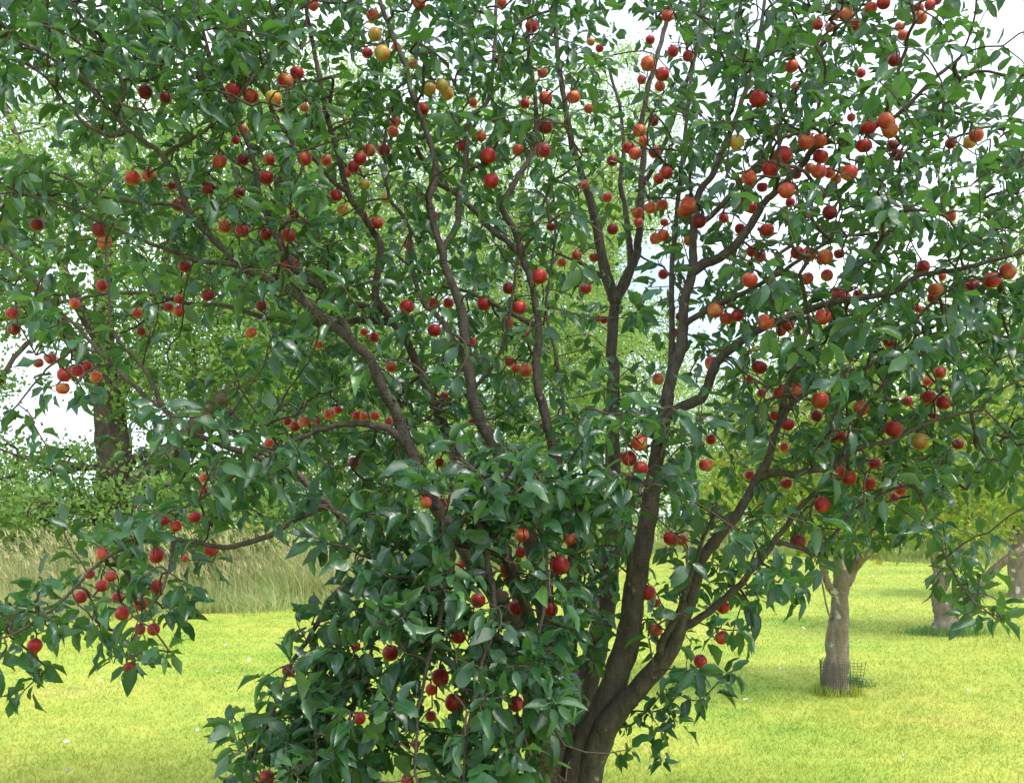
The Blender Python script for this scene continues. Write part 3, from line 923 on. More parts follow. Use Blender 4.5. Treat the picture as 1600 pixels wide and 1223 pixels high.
limb("F2", "F", [(372, 413), (304, 404), (243, 385), (182, 361), (150, 345), (90, 320), (30, 300)], 4.0, 9, 4)
limb("F3", "F", [(294, 337), (270, 321), (216, 319), (160, 300), (90, 270), (20, 270)], 4.1, 7, 4)
limb("F4", "F", [(545, 528), (516, 461), (472, 430), (440, 380), (410, 320), (390, 230), (340, 120), (320, 60), (300, -20)], 4.4, 14, 5)
limb("F5", "F4", [(420, 340), (452, 229), (435, 192), (422, 169), (400, 100), (390, 20)], 4.3, 9, 4)
limb("F6", "F", [(250, 243), (280, 225), (316, 205), (370, 150), (449, 51), (452, 0), (455, -40)], 4.2, 7, 4)
limb("F7", "F", [(182, 186), (195, 150), (190, 130), (150, 60), (100, -10)], 4.1, 7, 4)
limb("F8", "F", [(205, 208), (165, 212), (120, 180), (60, 110), (10, 90), (-60, 60)], 3.9, 8, 4)
limb("G", "Hh", [(600, 485), (564, 476), (530, 464), (505, 450), (470, 400), (440, 350), (420, 290), (350, 240), (330, 200)], 4.9, 10, 4)
limb("L", "Hh", [(612, 503), (560, 500), (520, 502), (459, 498), (405, 488), (351, 474), (297, 471), (246, 461), (172, 457), (100, 470), (20, 480)], 5.5, 13, 5)
limb("H2", "Hh", [(540, 304), (520, 285), (500, 260), (470, 130), (523, 128)][:3] + [(460, 220), (430, 180), (420, 130)], 4.6, 9, 4)
limb("H3", "Hh", [(512, 190), (523, 128), (500, 126), (472, 128), (440, 125)], 4.5, 7, 4)
limb("I", "F", [(641, 704), (614, 677), (591, 668), (564, 662), (530, 662), (500, 670), (466, 683), (430, 700), (400, 690), (360, 640)], 4.2, 15, 5)
limb("J", None, [(850, 1240), (820, 1060), (740, 960), (640, 900), (581, 852), (553, 828), (529, 803), (505, 780), (489, 768), (460, 735), (400, 712), (331, 687), (290, 667), (250, 640), (216, 616), (182, 582), (155, 552), (128, 525), (105, 501), (81, 474), (57, 444), (37, 413), (0, 380)], 3.8, 24, 5, d0=4.6, mids=[(0.4, 4.1)])
limb("J2", "J", [(250, 640), (248, 618), (236, 586), (223, 565), (199, 542), (175, 505), (170, 440), (165, 380)], 3.9, 8, 4)
limb("J3", "J", [(460, 735), (420, 728), (385, 734), (351, 754), (331, 768), (290, 790), (250, 800)], 3.9, 9, 4)
limb("J4", "J", [(155, 552), (120, 540), (95, 560), (60, 590), (20, 640)], 3.8, 6, 3)
limb("K", "J", [(510, 788), (470, 807), (432, 831), (380, 847), (346, 854), (300, 846), (260, 842), (205, 856), (150, 892), (90, 948), (30, 984), (-40, 1010)], 3.7, 11, 4)
limb("K2", "K", [(275, 843), (262, 890), (240, 940), (215, 985), (200, 1030)], 3.7, 6, 3)
# the boughs that come forward and hang in front of the trunk
limb("Wf", None, [(860, 1240), (850, 1080), (825, 960), (790, 870), (762, 820), (735, 800)], 3.72, 26, 16, vis=0, d0=4.55, mids=[(0.5, 4.2)])
limb("V", "Wf", [(740, 803), (754, 828), (764, 845), (767, 886), (778, 931), (772, 990), (750, 1060), (735, 1130), (725, 1200), (720, 1260)], 3.45, 12, 4)
limb("U", "Wf", [(735, 800), (712, 830), (698, 900), (684, 980), (671, 1025), (664, 1070), (653, 1111), (653, 1146), (652, 1200), (650, 1260)], 3.45, 11, 4)
limb("T", "J", [(588, 860), (570, 892), (525, 928), (508, 956), (484, 997), (460, 1035), (442, 1077), (425, 1118), (408, 1163), (397, 1210), (390, 1260)], 3.5, 12, 4)
limb("T2", "Wf", [(790, 868), (700, 850), (620, 890), (590, 960), (570, 1040), (550, 1110), (520, 1190), (505, 1250)], 3.55, 12, 4, vis=0)
limb("V2", "Wf", [(765, 825), (820, 800), (850, 850), (850, 940), (830, 1040), (820, 1120), (830, 1180)], 3.55, 10, 4, vis=0)
limb("V3", "Wf", [(760, 820), (790, 760), (800, 720), (790, 690)], 3.6, 8, 4, vis=0)
limb("V4", "Wf", [(770, 830), (850, 790), (930, 770), (980, 780)], 3.7, 9, 4, vis=0)
limb("X1", "A", [(1030, 690), (1020, 680), (1000, 660), (970, 650), (930, 640)], 4.0, 9, 4, vis=0)
limb("X2", "A", [(1030, 690), (1060, 670), (1085, 680), (1100, 700)], 3.95, 9, 4, vis=0)
# suckers at the base
limb("S1", "B", [(949, 1135), (985, 1132), (1020, 1100), (1050, 1055)], 4.4, 5, 2)
limb("S2", "B", [(949, 1135), (990, 1110), (1030, 1110), (1062, 1085)], 4.5, 4, 2)
limb("S3", "D", [(880, 1150), (893, 1040), (905, 960), (915, 870), (908, 800)], 4.35, 5, 3)
limb("S4", "C", [(885, 1180), (878, 1060), (868, 960), (860, 880)], 4.2, 6, 3)

for key, lb in LIMBS.items():
    c = lb["c"]
    v, f = tube(c[:, :3], np.maximum(c[:, 3], 0.0025), 16 if key == "trunk" else (14 if c[0, 3] > 0.05 else (10 if c[0, 3] > 0.018 else 7)), 0.085 if c[0, 3] > 0.03 else 0.05)
    m = Mesh(); m.add(v, f)
    lb["o"] = m.build("trunk" if key == "trunk" else "limb", M_BARK, tree, BASE)

# ------------------------------------------------------------------ apples: measured in the photograph, crop by crop
# (zoomed x, y, radius, colour, hidden): colour D deep red, R red, O orange red, Y yellow with blush
CROPS = [
    (0, 0, 540 / 1600, """672 428 36 D|765 455 30 D|1080 420 40 R|1160 445 38 R|1320 375 38 O|1375 340 35 R|1265 455 40 Y|1450 25 28 O|1125 600 26 O|1015 748 36 O|1125 740 30 D|1245 740 32 O|1410 735 36 O|1510 745 28 O|1235 822 36 R|615 825 38 O|690 812 33 O|795 860 24 D|965 875 35 D|1105 895 28 D|825 950 33 D|1555 905 32 R|1040 1050 32 O|1122 1068 35 R|1232 1085 30 D|1362 995 26 D|1335 1092 35 R|172 1040 33 D|460 1065 36 D|485 1125 35 O|1410 500 22 O|1090 650 22 R"""),
    (530, 0, 540 / 1600, """155 70 33 O|165 160 36 Y|198 247 38 Y|130 247 28 R|265 220 24 O|340 295 28 Y|370 15 32 O|748 10 30 O|892 122 33 R|420 412 31 Y|475 395 33 Y|500 432 33 Y|385 505 34 R|955 455 34 R|860 480 26 R|1085 450 35 O|1155 505 24 R|955 588 36 D|943 697 38 R|828 697 29 O|690 722 38 R|575 675 31 R|705 838 38 R|655 630 28 O|260 565 27 O|250 610 27 O|140 697 31 O|208 695 32 R|95 735 34 R|65 775 31 R|35 802 26 O|115 855 29 Y|18 975 29 Y|175 1032 32 R|115 1003 24 Y|215 920 26 Y|440 1000 24 O|320 1130 28 O|620 475 22 O|1520 75 31 O|1440 185 24 R|1430 295 37 O|1495 345 36 R|1545 240 29 R|1400 370 23 R|1485 400 27 O|1205 225 21 R|1165 195 20 O|1455 562 27 D|1390 605 32 O|1410 655 28 O|1340 685 32 R|1370 712 32 O|1460 705 29 R|1265 745 29 D|1515 802 32 R|1480 828 27 R|1130 855 26 O|1240 915 25 O|1440 962 30 O|1497 950 28 O|1380 985 29 O|1385 1030 24 O|1265 1062 28 D|1465 1105 29 O|1500 1090 29 O|1505 1030 20 R|1180 1192 24 R|1100 1185 25 R|980 1050 24 D|940 340 25 O"""),
    (1060, 0, 540 / 1600, """890 42 33 O|950 15 34 R|775 70 35 O|730 65 27 O|820 115 32 R|700 130 24 O|645 115 27 R|1110 42 29 R|1118 82 35 O|1165 25 27 R|1025 125 25 O|1040 165 27 O|1000 280 32 D|525 308 34 O|368 458 44 R|45 260 28 R|845 340 24 R|800 545 21 R|270 658 37 Y|485 717 44 R|425 778 40 R|328 822 38 O|388 867 27 R|500 883 40 O|518 938 24 R|658 725 38 R|655 650 35 O|590 655 40 O|650 795 38 O|610 780 27 O|700 800 28 O|880 592 38 R|960 560 42 O|980 605 38 O|860 675 38 R|990 675 29 D|1012 718 30 D|1380 628 36 O|1350 660 31 Y|1260 665 27 D|790 800 42 O|730 830 27 O|45 948 38 O|28 975 33 O|95 1023 37 D|545 805 27 R|335 962 31 R|210 1010 25 R|285 1060 26 R|410 1065 35 R|700 985 36 D|1260 1000 27 R|550 1170 33 R|605 1175 36 O|680 1190 37 O|745 1175 27 R|50 1115 27 O|340 1165 27 R|380 1190 27 R|540 402 21 O|1195 0 27 R"""),
    (0, 400, 540 / 1600, """58 265 31 R|65 338 30 D|470 138 27 R|235 475 28 R|178 495 24 R|298 550 34 R|358 532 31 R|400 512 30 R|445 558 27 O|290 612 32 O|345 220 26 O|635 262 26 O|832 255 29 R|830 200 24 R|780 235 22 R|855 50 31 D|962 182 32 D|1210 230 27 D|1162 355 28 O|1343 38 39 R|655 350 22 D|1480 410 23 O|1365 788 26 R|1330 765 20 R|1408 768 29 O|1467 768 20 R|1525 732 27 O|1565 712 21 R|993 978 21 O|945 1025 22 O|943 1080 26 R|1245 865 22 O"""),
    (530, 400, 540 / 1600, """927 95 37 R|785 150 31 D|835 240 34 R|670 222 33 R|313 235 36 R|437 222 27 R|505 218 26 R|440 345 33 R|115 352 20 R|160 378 25 R|240 515 27 O|615 395 20 O|865 530 32 O|820 520 25 O|790 490 24 R|860 365 24 R|780 310 29 O|82 738 24 R|165 740 23 O|115 740 22 O|230 765 22 O|70 955 28 D|485 650 23 R|615 768 20 R|465 955 22 R|405 1140 32 O|490 1140 24 R|465 1200 24 R|1030 30 24 O|1140 150 29 R|1225 295 20 R|1200 290 17 R|1500 85 25 R|1477 570 28 O|1555 355 23 R|1390 865 39 O|1342 937 36 R|1305 930 23 R|1395 985 36 R|1472 925 32 R|1580 280 24 D"""),
    (1060, 400, 540 / 1600, """330 112 39 O|172 250 38 O|222 290 33 O|275 275 32 R|405 305 38 O|505 320 33 R|475 350 25 R|670 282 38 O|595 105 33 O|688 90 30 O|740 182 35 R|772 190 27 R|830 175 22 R|1135 50 31 R|1190 155 36 O|1180 195 29 R|1222 95 19 O|1360 140 36 R|1450 112 41 R|1525 72 39 O|1110 245 20 R|980 395 32 R|155 497 35 O|375 515 36 D|327 572 19 R|468 635 31 R|530 645 28 D|563 622 39 O|655 668 40 O|385 635 24 R|1210 540 29 R|1155 580 25 O|1160 655 35 R|1228 678 35 R|1060 672 24 R|1180 740 22 R|845 705 36 O|640 740 28 D|448 740 27 R|505 778 33 R|748 835 29 R|995 800 42 R|1120 858 41 Y|150 848 26 R|128 967 34 O|908 960 31 R|740 995 33 O|790 1028 36 R|885 1055 31 R|1028 1082 26 R|500 1052 28 R|330 1015 24 R|665 1150 37 R|490 885 23 R|1295 870 28 D|1000 1115 22 D"""),
    (0, 800, 540 / 1561, """957 170 34 R|738 38 26 R|795 62 27 R|880 22 29 R|465 188 32 O|708 195 34 R|832 208 20 O|710 337 33 R|405 278 23 R|500 290 26 R|460 332 29 R|365 382 29 R|530 385 26 R|637 417 29 R|552 455 32 R|632 528 26 R|694 528 29 R|157 603 33 R|580 700 26 R"""),
    (380, 800, 540 / 1561, """1200 255 42 O|1430 240 42 R|1235 430 38 R|1060 398 35 R|1175 378 25 R|972 563 34 R|665 635 37 R|508 605 22 R|205 715 30 D|1390 440 32 R|890 745 40 R|850 800 27 R|955 860 44 R|847 920 25 D|1230 865 36 R|525 930 29 R|105 1200 36 R|740 1210 28 R|1260 105 32 O|1300 120 24 R|1475 120 30 O|1210 500 22 R|1255 180 26 R|990 232 22 O|780 1045 20 D|1215 625 20 R"""),
    (780, 800, 540 / 1561, """775 118 35 R|825 125 28 O|672 362 35 R|708 410 22 R|707 530 31 O|1012 430 29 R|1007 565 33 R|908 673 31 R|1442 103 31 R|1350 135 36 D"""),
]
apples = []
for ox, oy, sc, txt in CROPS:
    for row in txt.split("|"):
        x, y, r, c = row.split()
        apples.append([ox + float(x) * sc, oy + float(y) * sc, float(r) * sc, c])
AP = np.array([a[:3] for a in apples])
AC = [a[3] for a in apples]


def region_depth(x, y):
    """mean depth of the tree's leaves seen at a pixel"""
    x, y = np.asarray(x, float), np.asarray(y, float)
    d = np.full(np.broadcast(x, y).shape, 4.65)
    d = np.where(x > 1150, 4.3, d)
    d = np.where(x < 500, 4.35, d)
    d = np.where((x < 330) & (y > 400), 4.05, d)
    d = np.where((x < 480) & (y > 640), 3.95, d)
    d = np.where((x > 900) & (x < 1130) & (y > 600) & (y < 780), 4.1, d)
    d = np.where((x > 370) & (x < 900) & (y > 800), 3.72, d)
    d = np.where((x > 640) & (x < 900) & (y > 690), 3.75, d)
    d = np.where((x > 900) & (x < 1010) & (y > 740) & (y < 830), 3.85, d)
    d = np.where((x >= 900) & (x < 1130) & (y > 830), 4.4, d)
    d = np.where((x > 1130) & (y > 780), 4.1, d)
    return d


AD = np.clip(4.6 * (12.2 / AP[:, 2]) ** 0.6, 3.4, 5.9)
AD = 0.55 * AD + 0.45 * region_depth(AP[:, 0], AP[:, 1]) + rng.normal(0, 0.05, len(AD))
for _ in range(30):                                            # part apples that touch
    pos = P(AP[:, 0], AP[:, 1], AD)
    rad = AP[:, 2] * AD / FPX
    dd = np.linalg.norm(pos[:, None] - pos[None], axis=2)
    ov = (dd < (rad[:, None] + rad[None]) * 0.98) & ~np.eye(len(pos), dtype=bool)
    if not ov.any():
        break
    for i, j in zip(*np.where(ov)):
        if i < j:
            s = 0.012 if AD[i] >= AD[j] else -0.012
            AD[i] += s; AD[j] -= s
A_POS = P(AP[:, 0], AP[:, 1], AD)
A_RAD = AP[:, 2] * AD / FPX

# ------------------------------------------------------------------ where the leaves are: 50 px cells of the photograph, 0 none .. 9 solid
GRID = """
88888888877777777751677777665432
88888888877777777762577777665433
56888888887777777763577777665555
12565678887777777764677777776665
01454358887777777765677777777666
55447578887777777765677777777555
77667778887777777765566777777655
46554578888777777654456777776655
34323468888877766564346778777766
43324346888887776555357888777765
13343324788888877444435787888765
13634323677888886444435788888754
14324534667889876548645888888854
12112565556789886588844678888876
11012368877888898568874466788776
01133455678888999888754437876654
01256652366788999886457746763541
01378720014899998875366675312551
35777600005899999875466640000462
77546400157899999764545400000044
73145100378887899752553100000000
30022000789976899741440000000000
00000004899966999632530000000000
00000005999856997413200000000000
00000015999966996301000000000000
""".split()
GR = np.array([[int(ch) for ch in r] for r in GRID], float)
GR[5:12, 11:20] -= 1.0                                           # the middle of the crown is open


def sample_shoots():
    pts, reg = [], []
    for gy in range(-5, 25):
        for gx in range(-7, 39):
            q = GR[min(max(gy, 0), 24), min(max(gx, 0), 31)]
            if gy < 0:
                q = min(q + 1, 7) * (1 + gy / 9)
            if gx < 0 or gx > 31:
                over = -gx if gx < 0 else gx - 31
                if gy > 14 and gx > 31:
                    q *= 0.4
                q *= 1 - over / 9
            n = (q / 9) ** 2.0 * (10.2 if gy < 15 else 8.4)
            n = int(n) + (rng.random() < n - int(n))
            for _ in range(n):
                pts.append((gx * 50 + rng.uniform(0, 50), gy * 50 + rng.uniform(0, 50)))
    pts = np.array(pts)
    sd_ = np.where(region_depth(pts[:, 0], pts[:, 1]) < 3.9, 0.20, np.where(pts[:, 1] < 600, 0.48, 0.33))
    d = region_depth(pts[:, 0], pts[:, 1]) + np.clip(rng.normal(size=len(pts)), -1.8, 2.2) * sd_
    return P(pts[:, 0], pts[:, 1], d)


shoots = sample_shoots()
shoots = shoots[shoots[:, 2] > 0.25]
stalk_tops = A_POS + np.stack([rng.normal(0, 0.008, len(A_POS)), rng.normal(0, 0.008, len(A_POS)), A_RAD + 0.016], -1)
n_sh = len(shoots)
targets = np.vstack([shoots, stalk_tops])
src, src_id = [], []
keys = list(LIMBS)
for ki, key in enumerate(keys):
    if key == "trunk":
        continue
    c = LIMBS[key]["c"]
    start = int(len(c) * 0.3) if c[0, 3] > 0.05 else 3
    src.append(c[start:, :3]); src_id += [ki] * (len(c) - start)
src = np.vstack(src); src_id = np.array(src_id)
par, order = grow(src, targets, 0.22)
parts, twig_rad = twig_mesh(src, targets, par, order, np.ones(len(targets)), 0.0021, 0.011, 5, 0.42, 0.10)
by = {}
for sidx, v, f in parts:
    by.setdefault(src_id[sidx], Mesh()).add(v, f)
for ki, m in by.items():
    m.build("twigs", M_TWIG, LIMBS[keys[ki]]["o"], BASE, "stuff")

# ------------------------------------------------------------------ leaves of the apple tree
ROWS = np.array([0.0, 0.14, 0.34, 0.56, 0.78, 1.0])
WID = np.array([0.0, 0.72, 1.0, 0.90, 0.55, 0.0])


def leaf_shape(wr, fold, curl, twist, wave):
    v, uv = [(0, 0, 0)], [(0, 0)]
    for t, w in zip(ROWS[1:-1], WID[1:-1]):
        hw = w * wr / 2
        z = -curl * t ** 2
        a = twist * t
        for s in (-1, 0, 1):
            zz = abs(s) * hw * fold + wave * s * math.sin(t * 9) * hw + wave * abs(s) * math.cos(t * 11) * hw
            v.append((t, s * hw * math.cos(a), z + zz + s * hw * math.sin(a)))
            uv.append((t, s))
    v.append((0.98, 0, -curl)); uv.append((1, 0))
    # stalk of the leaf
    v += [(-0.26, 0.006, 0.05), (-0.26, -0.006, 0.05), (0.02, 0.012, 0.0), (0.02, -0.012, 0.0)]
    uv += [(0, 0)] * 4
    f = [(0, 1, 2), (0, 2, 3)]
    for k in range(3):
        a, b = 1 + 3 * k, 4 + 3 * k
        f += [(a, b, b + 1), (a, b + 1, a + 1), (a + 1, b + 1, b + 2), (a + 1, b + 2, a + 2)]
    f += [(10, 13, 11), (11, 13, 12), (14, 15, 17), (14, 17, 16)]
    return np.array(v, float), np.array(uv, float), np.array(f)


VARS = [leaf_shape(0.46, 0.45, 0.18, 0.3, 0.22), leaf_shape(0.50, 0.30, 0.34, -0.4, 0.26), leaf_shape(0.42, 0.75, 0.12, 0.5, 0.18),
        leaf_shape(0.54, 0.20, 0.26, 0.1, 0.30), leaf_shape(0.44, 0.95, 0.42, -0.3, 0.22), leaf_shape(0.38, 0.40, 0.55, 0.6, 0.26),
        leaf_shape(0.40, 1.3, 0.25, 0.3, 0.2)]


def leaf_frames():
    allp = np.vstack([src, targets])
    has_child = np.zeros(len(targets), bool)
    for i in range(len(targets)):
        if par[i] >= len(src):
            has_child[par[i] - len(src)] = True
    pos, dirs, tint0 = [], [], []
    axis_xy = BASE[:2]
    for i in range(len(targets)):
        p = targets[i]
        ax = unit(p - allp[par[i]])
        ln = np.linalg.norm(p - allp[par[i]])
        n = (rng.integers(6, 10) if not has_child[i] else rng.integers(4, 7)) if i < n_sh else rng.integers(2, 5)
        cl = rng.normal(0, 0.10)
        u = unit(np.cross(ax, [0.2, 0.3, 0.9])); w = np.cross(ax, u)
        a0 = rng.uniform(0, 6.28)
        for k in range(n):
            a = a0 + k * 2.4
            out_ = math.cos(a) * u + math.sin(a) * w
            back = rng.random() ** 1.5 * min(0.10, ln * 0.7)
            d = out_ * rng.uniform(0.6, 1.1) + ax * rng.uniform(0.15, 0.75) + np.array([0, 0, -rng.uniform(-0.1, 0.5)]) + rng.normal(0, 0.15, 3)
            pos.append(p - ax * back); dirs.append(d); tint0.append(cl)
        if ln > 0.14:                                           # leaves along a longer twig
            for k in range(int(ln / 0.045)):
                t = rng.uniform(0.15, 0.85)
                a = rng.uniform(0, 6.28)
                d = math.cos(a) * u + math.sin(a) * w + ax * 0.5 + np.array([0, 0, -rng.uniform(0, 0.6)])
                pos.append(allp[par[i]] * (1 - t) + p * t); dirs.append(d); tint0.append(cl)
    n_crown = len(pos)
    # suckers and sprays near the base carry leaves all along
    for key in ("S1", "S2", "S3", "S4"):
        c = LIMBS[key]["c"]
        for k in range(3, len(c)):
            for _ in range(2):
                pos.append(c[k, :3] + rng.normal(0, 0.01, 3)); dirs.append(rng.normal(0, 0.7, 3) + np.array([0, 0, -0.2])); tint0.append(0.05)
    pos, dirs, tint0 = np.array(pos), unit(np.array(dirs)), np.array(tint0)
    outw = np.zeros_like(pos)
    outw[:, :2] = pos[:, :2] - axis_xy
    outw = unit(outw)
    nrm = np.array([0, 0, 0.85]) + outw * 0.45 + rng.normal(0, 0.5, pos.shape)
    nrm = unit(nrm - (nrm * dirs).sum(1, keepdims=True) * dirs)
    size = np.clip(rng.normal(0.073, 0.016, len(pos)) + 0.010 * (pos[:, 1] < 4.0), 0.035, 0.112)
    size[n_crown:] *= 0.72
    return pos + dirs * size[:, None] * 0.24, dirs, nrm, size, tint0


lp, ld, lnrm, lsz, lt0 = leaf_frames()
# leaves that would grow through or right over a fruit, or across the bare lengths of the limbs, are dropped
mid = lp + ld * (lsz * 0.5)[:, None]
scr = proj(mid)
keep = np.ones(len(lp), bool)
hide = rng.random(len(apples)) < 0.08                            # some fruit stay half covered
for i in range(len(apples)):
    dx = np.hypot(scr[:, 0] - AP[i, 0], scr[:, 1] - AP[i, 1])
    inside = np.linalg.norm(mid - A_POS[i], axis=1) < A_RAD[i] * 1.02
    rr = AP[i, 2] + 0.26 * lsz * FPX / scr[:, 2]
    cover = (dx < rr * (0.5 if hide[i] else 1.08)) & (mid[:, 1] < AD[i])
    keep &= ~(inside | cover)
for key, lb in LIMBS.items():
    if not lb["vis"] or key in ("S1", "S2", "S3", "S4", "trunk"):
        continue
    q, w = lb["px"], lb["w"] * FPX / lb["px"][:, 2]
    for j in range(4 if lb["c"][0, 3] > 0.05 else 1, len(q), 1):
        if not (-50 < q[j, 0] < 1650 and -50 < q[j, 1] < 1250):
            continue
        if q[j, 1] > 730 and key in ("C", "D", "E", "F", "Hh", "J"):
            continue
        dx = np.hypot(scr[:, 0] - q[j, 0], scr[:, 1] - q[j, 1])
        near = (dx < w[j] + 9) & (mid[:, 1] < lb["c"][j, 1])
        near &= rng.random(len(keep)) < (0.42 if key in ("A", "B", "C", "D", "E", "F", "Hh", "A2", "A5", "C2") else 0.2)
        keep &= ~near
keep &= lp[:, 2] > 0.12
lp, ld, lnrm, lsz, lt0, scr, mid = (a[keep] for a in (lp, ld, lnrm, lsz, lt0, scr, mid))
nL = len(lp)
side = np.cross(lnrm, ld)
var = rng.integers(0, len(VARS), nL)
tint = np.clip(0.42 + lt0 + rng.normal(0, 0.17, nL), 0, 1)
tint[rng.random(nL) < 0.02] = 0.97
# the leaves that show largest become parts of their own
view = unit(mid - np.array([0, 0, CAM_Z]))
area = lsz ** 2 * (0.15 + np.abs((view * lnrm).sum(1))) / scr[:, 2] ** 2
inframe = (scr[:, 0] > 10) & (scr[:, 0] < 1590) & (scr[:, 1] > 10) & (scr[:, 1] < 1213)
cell = (np.clip(scr[:, 0], 0, 1599) // 12).astype(int) + 200 * (np.clip(scr[:, 1], 0, 1222) // 12).astype(int)
front = np.zeros(nL, bool)
seen = set()
for i in np.argsort(scr[:, 2]):
    if inframe[i] and cell[i] not in seen:
        seen.add(cell[i]); front[i] = True
cand = np.where(front)[0]
single = cand[np.argsort(-area[cand])[:300]]
is_single = np.zeros(nL, bool); is_single[single] = True
leaf_meshes = {}
for vi, (vv, uv, ff) in enumerate(VARS):
    for ti, tv in enumerate((0.22, 0.38, 0.52, 0.7)):
        leaf_meshes[vi, ti] = np_mesh("leaf", vv, ff, M_LEAF, np.full(len(vv), tv), uv)
V, F, T, UV, off = [], [], [], [], 0
for vi, (vv, uv, ff) in enumerate(VARS):
    ids = np.where((var == vi) & ~is_single)[0]
    w = lp[ids][:, None] + lsz[ids][:, None, None] * (vv[None, :, 0:1] * ld[ids][:, None] + vv[None, :, 1:2] * side[ids][:, None] + vv[None, :, 2:3] * lnrm[ids][:, None])
    V.append(w.reshape(-1, 3))
    F.append((ff[None] + (np.arange(len(ids)) * len(vv))[:, None, None]).reshape(-1, 3) + off)
    T.append(np.repeat(tint[ids], len(vv)))
    UV.append(np.tile(uv, (len(ids), 1)))
    off += len(ids) * len(vv)
fo = obj("foliage", np_mesh("foliage", np.vstack(V) - BASE, np.vstack(F), M_LEAF, np.concatenate(T), np.vstack(UV)), tree)
fo["kind"] = "stuff"
for i in single:
    o = bpy.data.objects.new("leaf", leaf_meshes[int(var[i]), int(np.abs(np.array((0.22, 0.38, 0.52, 0.7)) - tint[i]).argmin())])
    m3 = np.stack([ld[i], side[i], lnrm[i]], 1) * lsz[i]
    M4 = Matrix.Identity(4)
    for r_ in range(3):
        for c_ in range(3):
            M4[r_][c_] = float(m3[r_, c_])
        M4[r_][3] = float(lp[i, r_] - BASE[r_])
    link(o, tree)
    o.matrix_local = M4
print("main tree leaves", nL, "shoots", n_sh, "apples", len(apples))

# ------------------------------------------------------------------ apples as things
def apple_mesh(name, mat, squash, lobes, seg=18):
    prof = []
    for t in np.linspace(0, 1, 13):
        a = math.pi * t
        r = math.sin(a) ** 0.92
        z = math.cos(a) * squash
        z -= 0.30 * math.exp(-(r / 0.34) ** 2) * (1 if t < 0.5 else 0)        # hollow round the stalk
        z += 0.20 * math.exp(-(r / 0.26) ** 2) * (1 if t > 0.5 else 0)        # eye basin
        r *= 1.0 + 0.06 * math.cos(a)                                          # a little broader at the shoulder
        prof.append((r, z))
    prof[0] = (0.0, prof[0][1]); prof[-1] = (0.0, prof[-1][1])
    v = [(0, 0, prof[0][1])]
    for r, z in prof[1:-1]:
        for k in range(seg):
            a = k / seg * 2 * math.pi
            q = r * (1 + lobes * math.cos(5 * a) * (0.5 - 0.5 * z) + 0.5 * lobes * math.sin(2 * a + 1))
            v.append((q * math.cos(a), q * math.sin(a), z * (1 + 0.5 * lobes * math.sin(a))))
    v.append((0, 0, prof[-1][1]))
    f = []
    n = len(prof) - 2
    for k in range(seg):
        k2 = (k + 1) % seg
        f.append((0, 1 + k, 1 + k2))
        for i in range(n - 1):
            a, b = 1 + i * seg, 1 + (i + 1) * seg
            f += [(a + k, b + k, b + k2), (a + k, b + k2, a + k2)]
        f.append((len(v) - 1, 1 + (n - 1) * seg + k2, 1 + (n - 1) * seg + k))
    return np_mesh(name, v, f, mat)


A_ME = {(c, k): apple_mesh("apple", M_APPLE[c], s, l) for c in "DROY" for k, (s, l) in enumerate([(0.98, 0.02), (1.04, 0.03), (0.94, 0.035)])}
sv, sf = tube([(0, 0, 0.62), (0.03, 0, 0.85), (0.08, 0.02, 1.10), (0.16, 0.05, 1.42)], [0.045, 0.035, 0.035, 0.06], 6)
STALK_ME = np_mesh("stalk", sv, fix_quads(sf), M_STEM)
ev, ef = [(0, 0, -0.70)], []
for k in range(10):
    a = k / 10 * 2 * math.pi
    rr = 0.20 if k % 2 == 0 else 0.08
    ev.append((rr * math.cos(a), rr * math.sin(a), -0.80 if k % 2 == 0 else -0.76))
for k in range(10):
    ef.append((0, 1 + (k + 1) % 10, 1 + k))
EYE_ME = np_mesh("eye", ev, ef, M_EYE, smooth=False)

COL = {'D': "deep red", 'R': "bright red", 'O': "orange red", 'Y': "yellow blushed"}


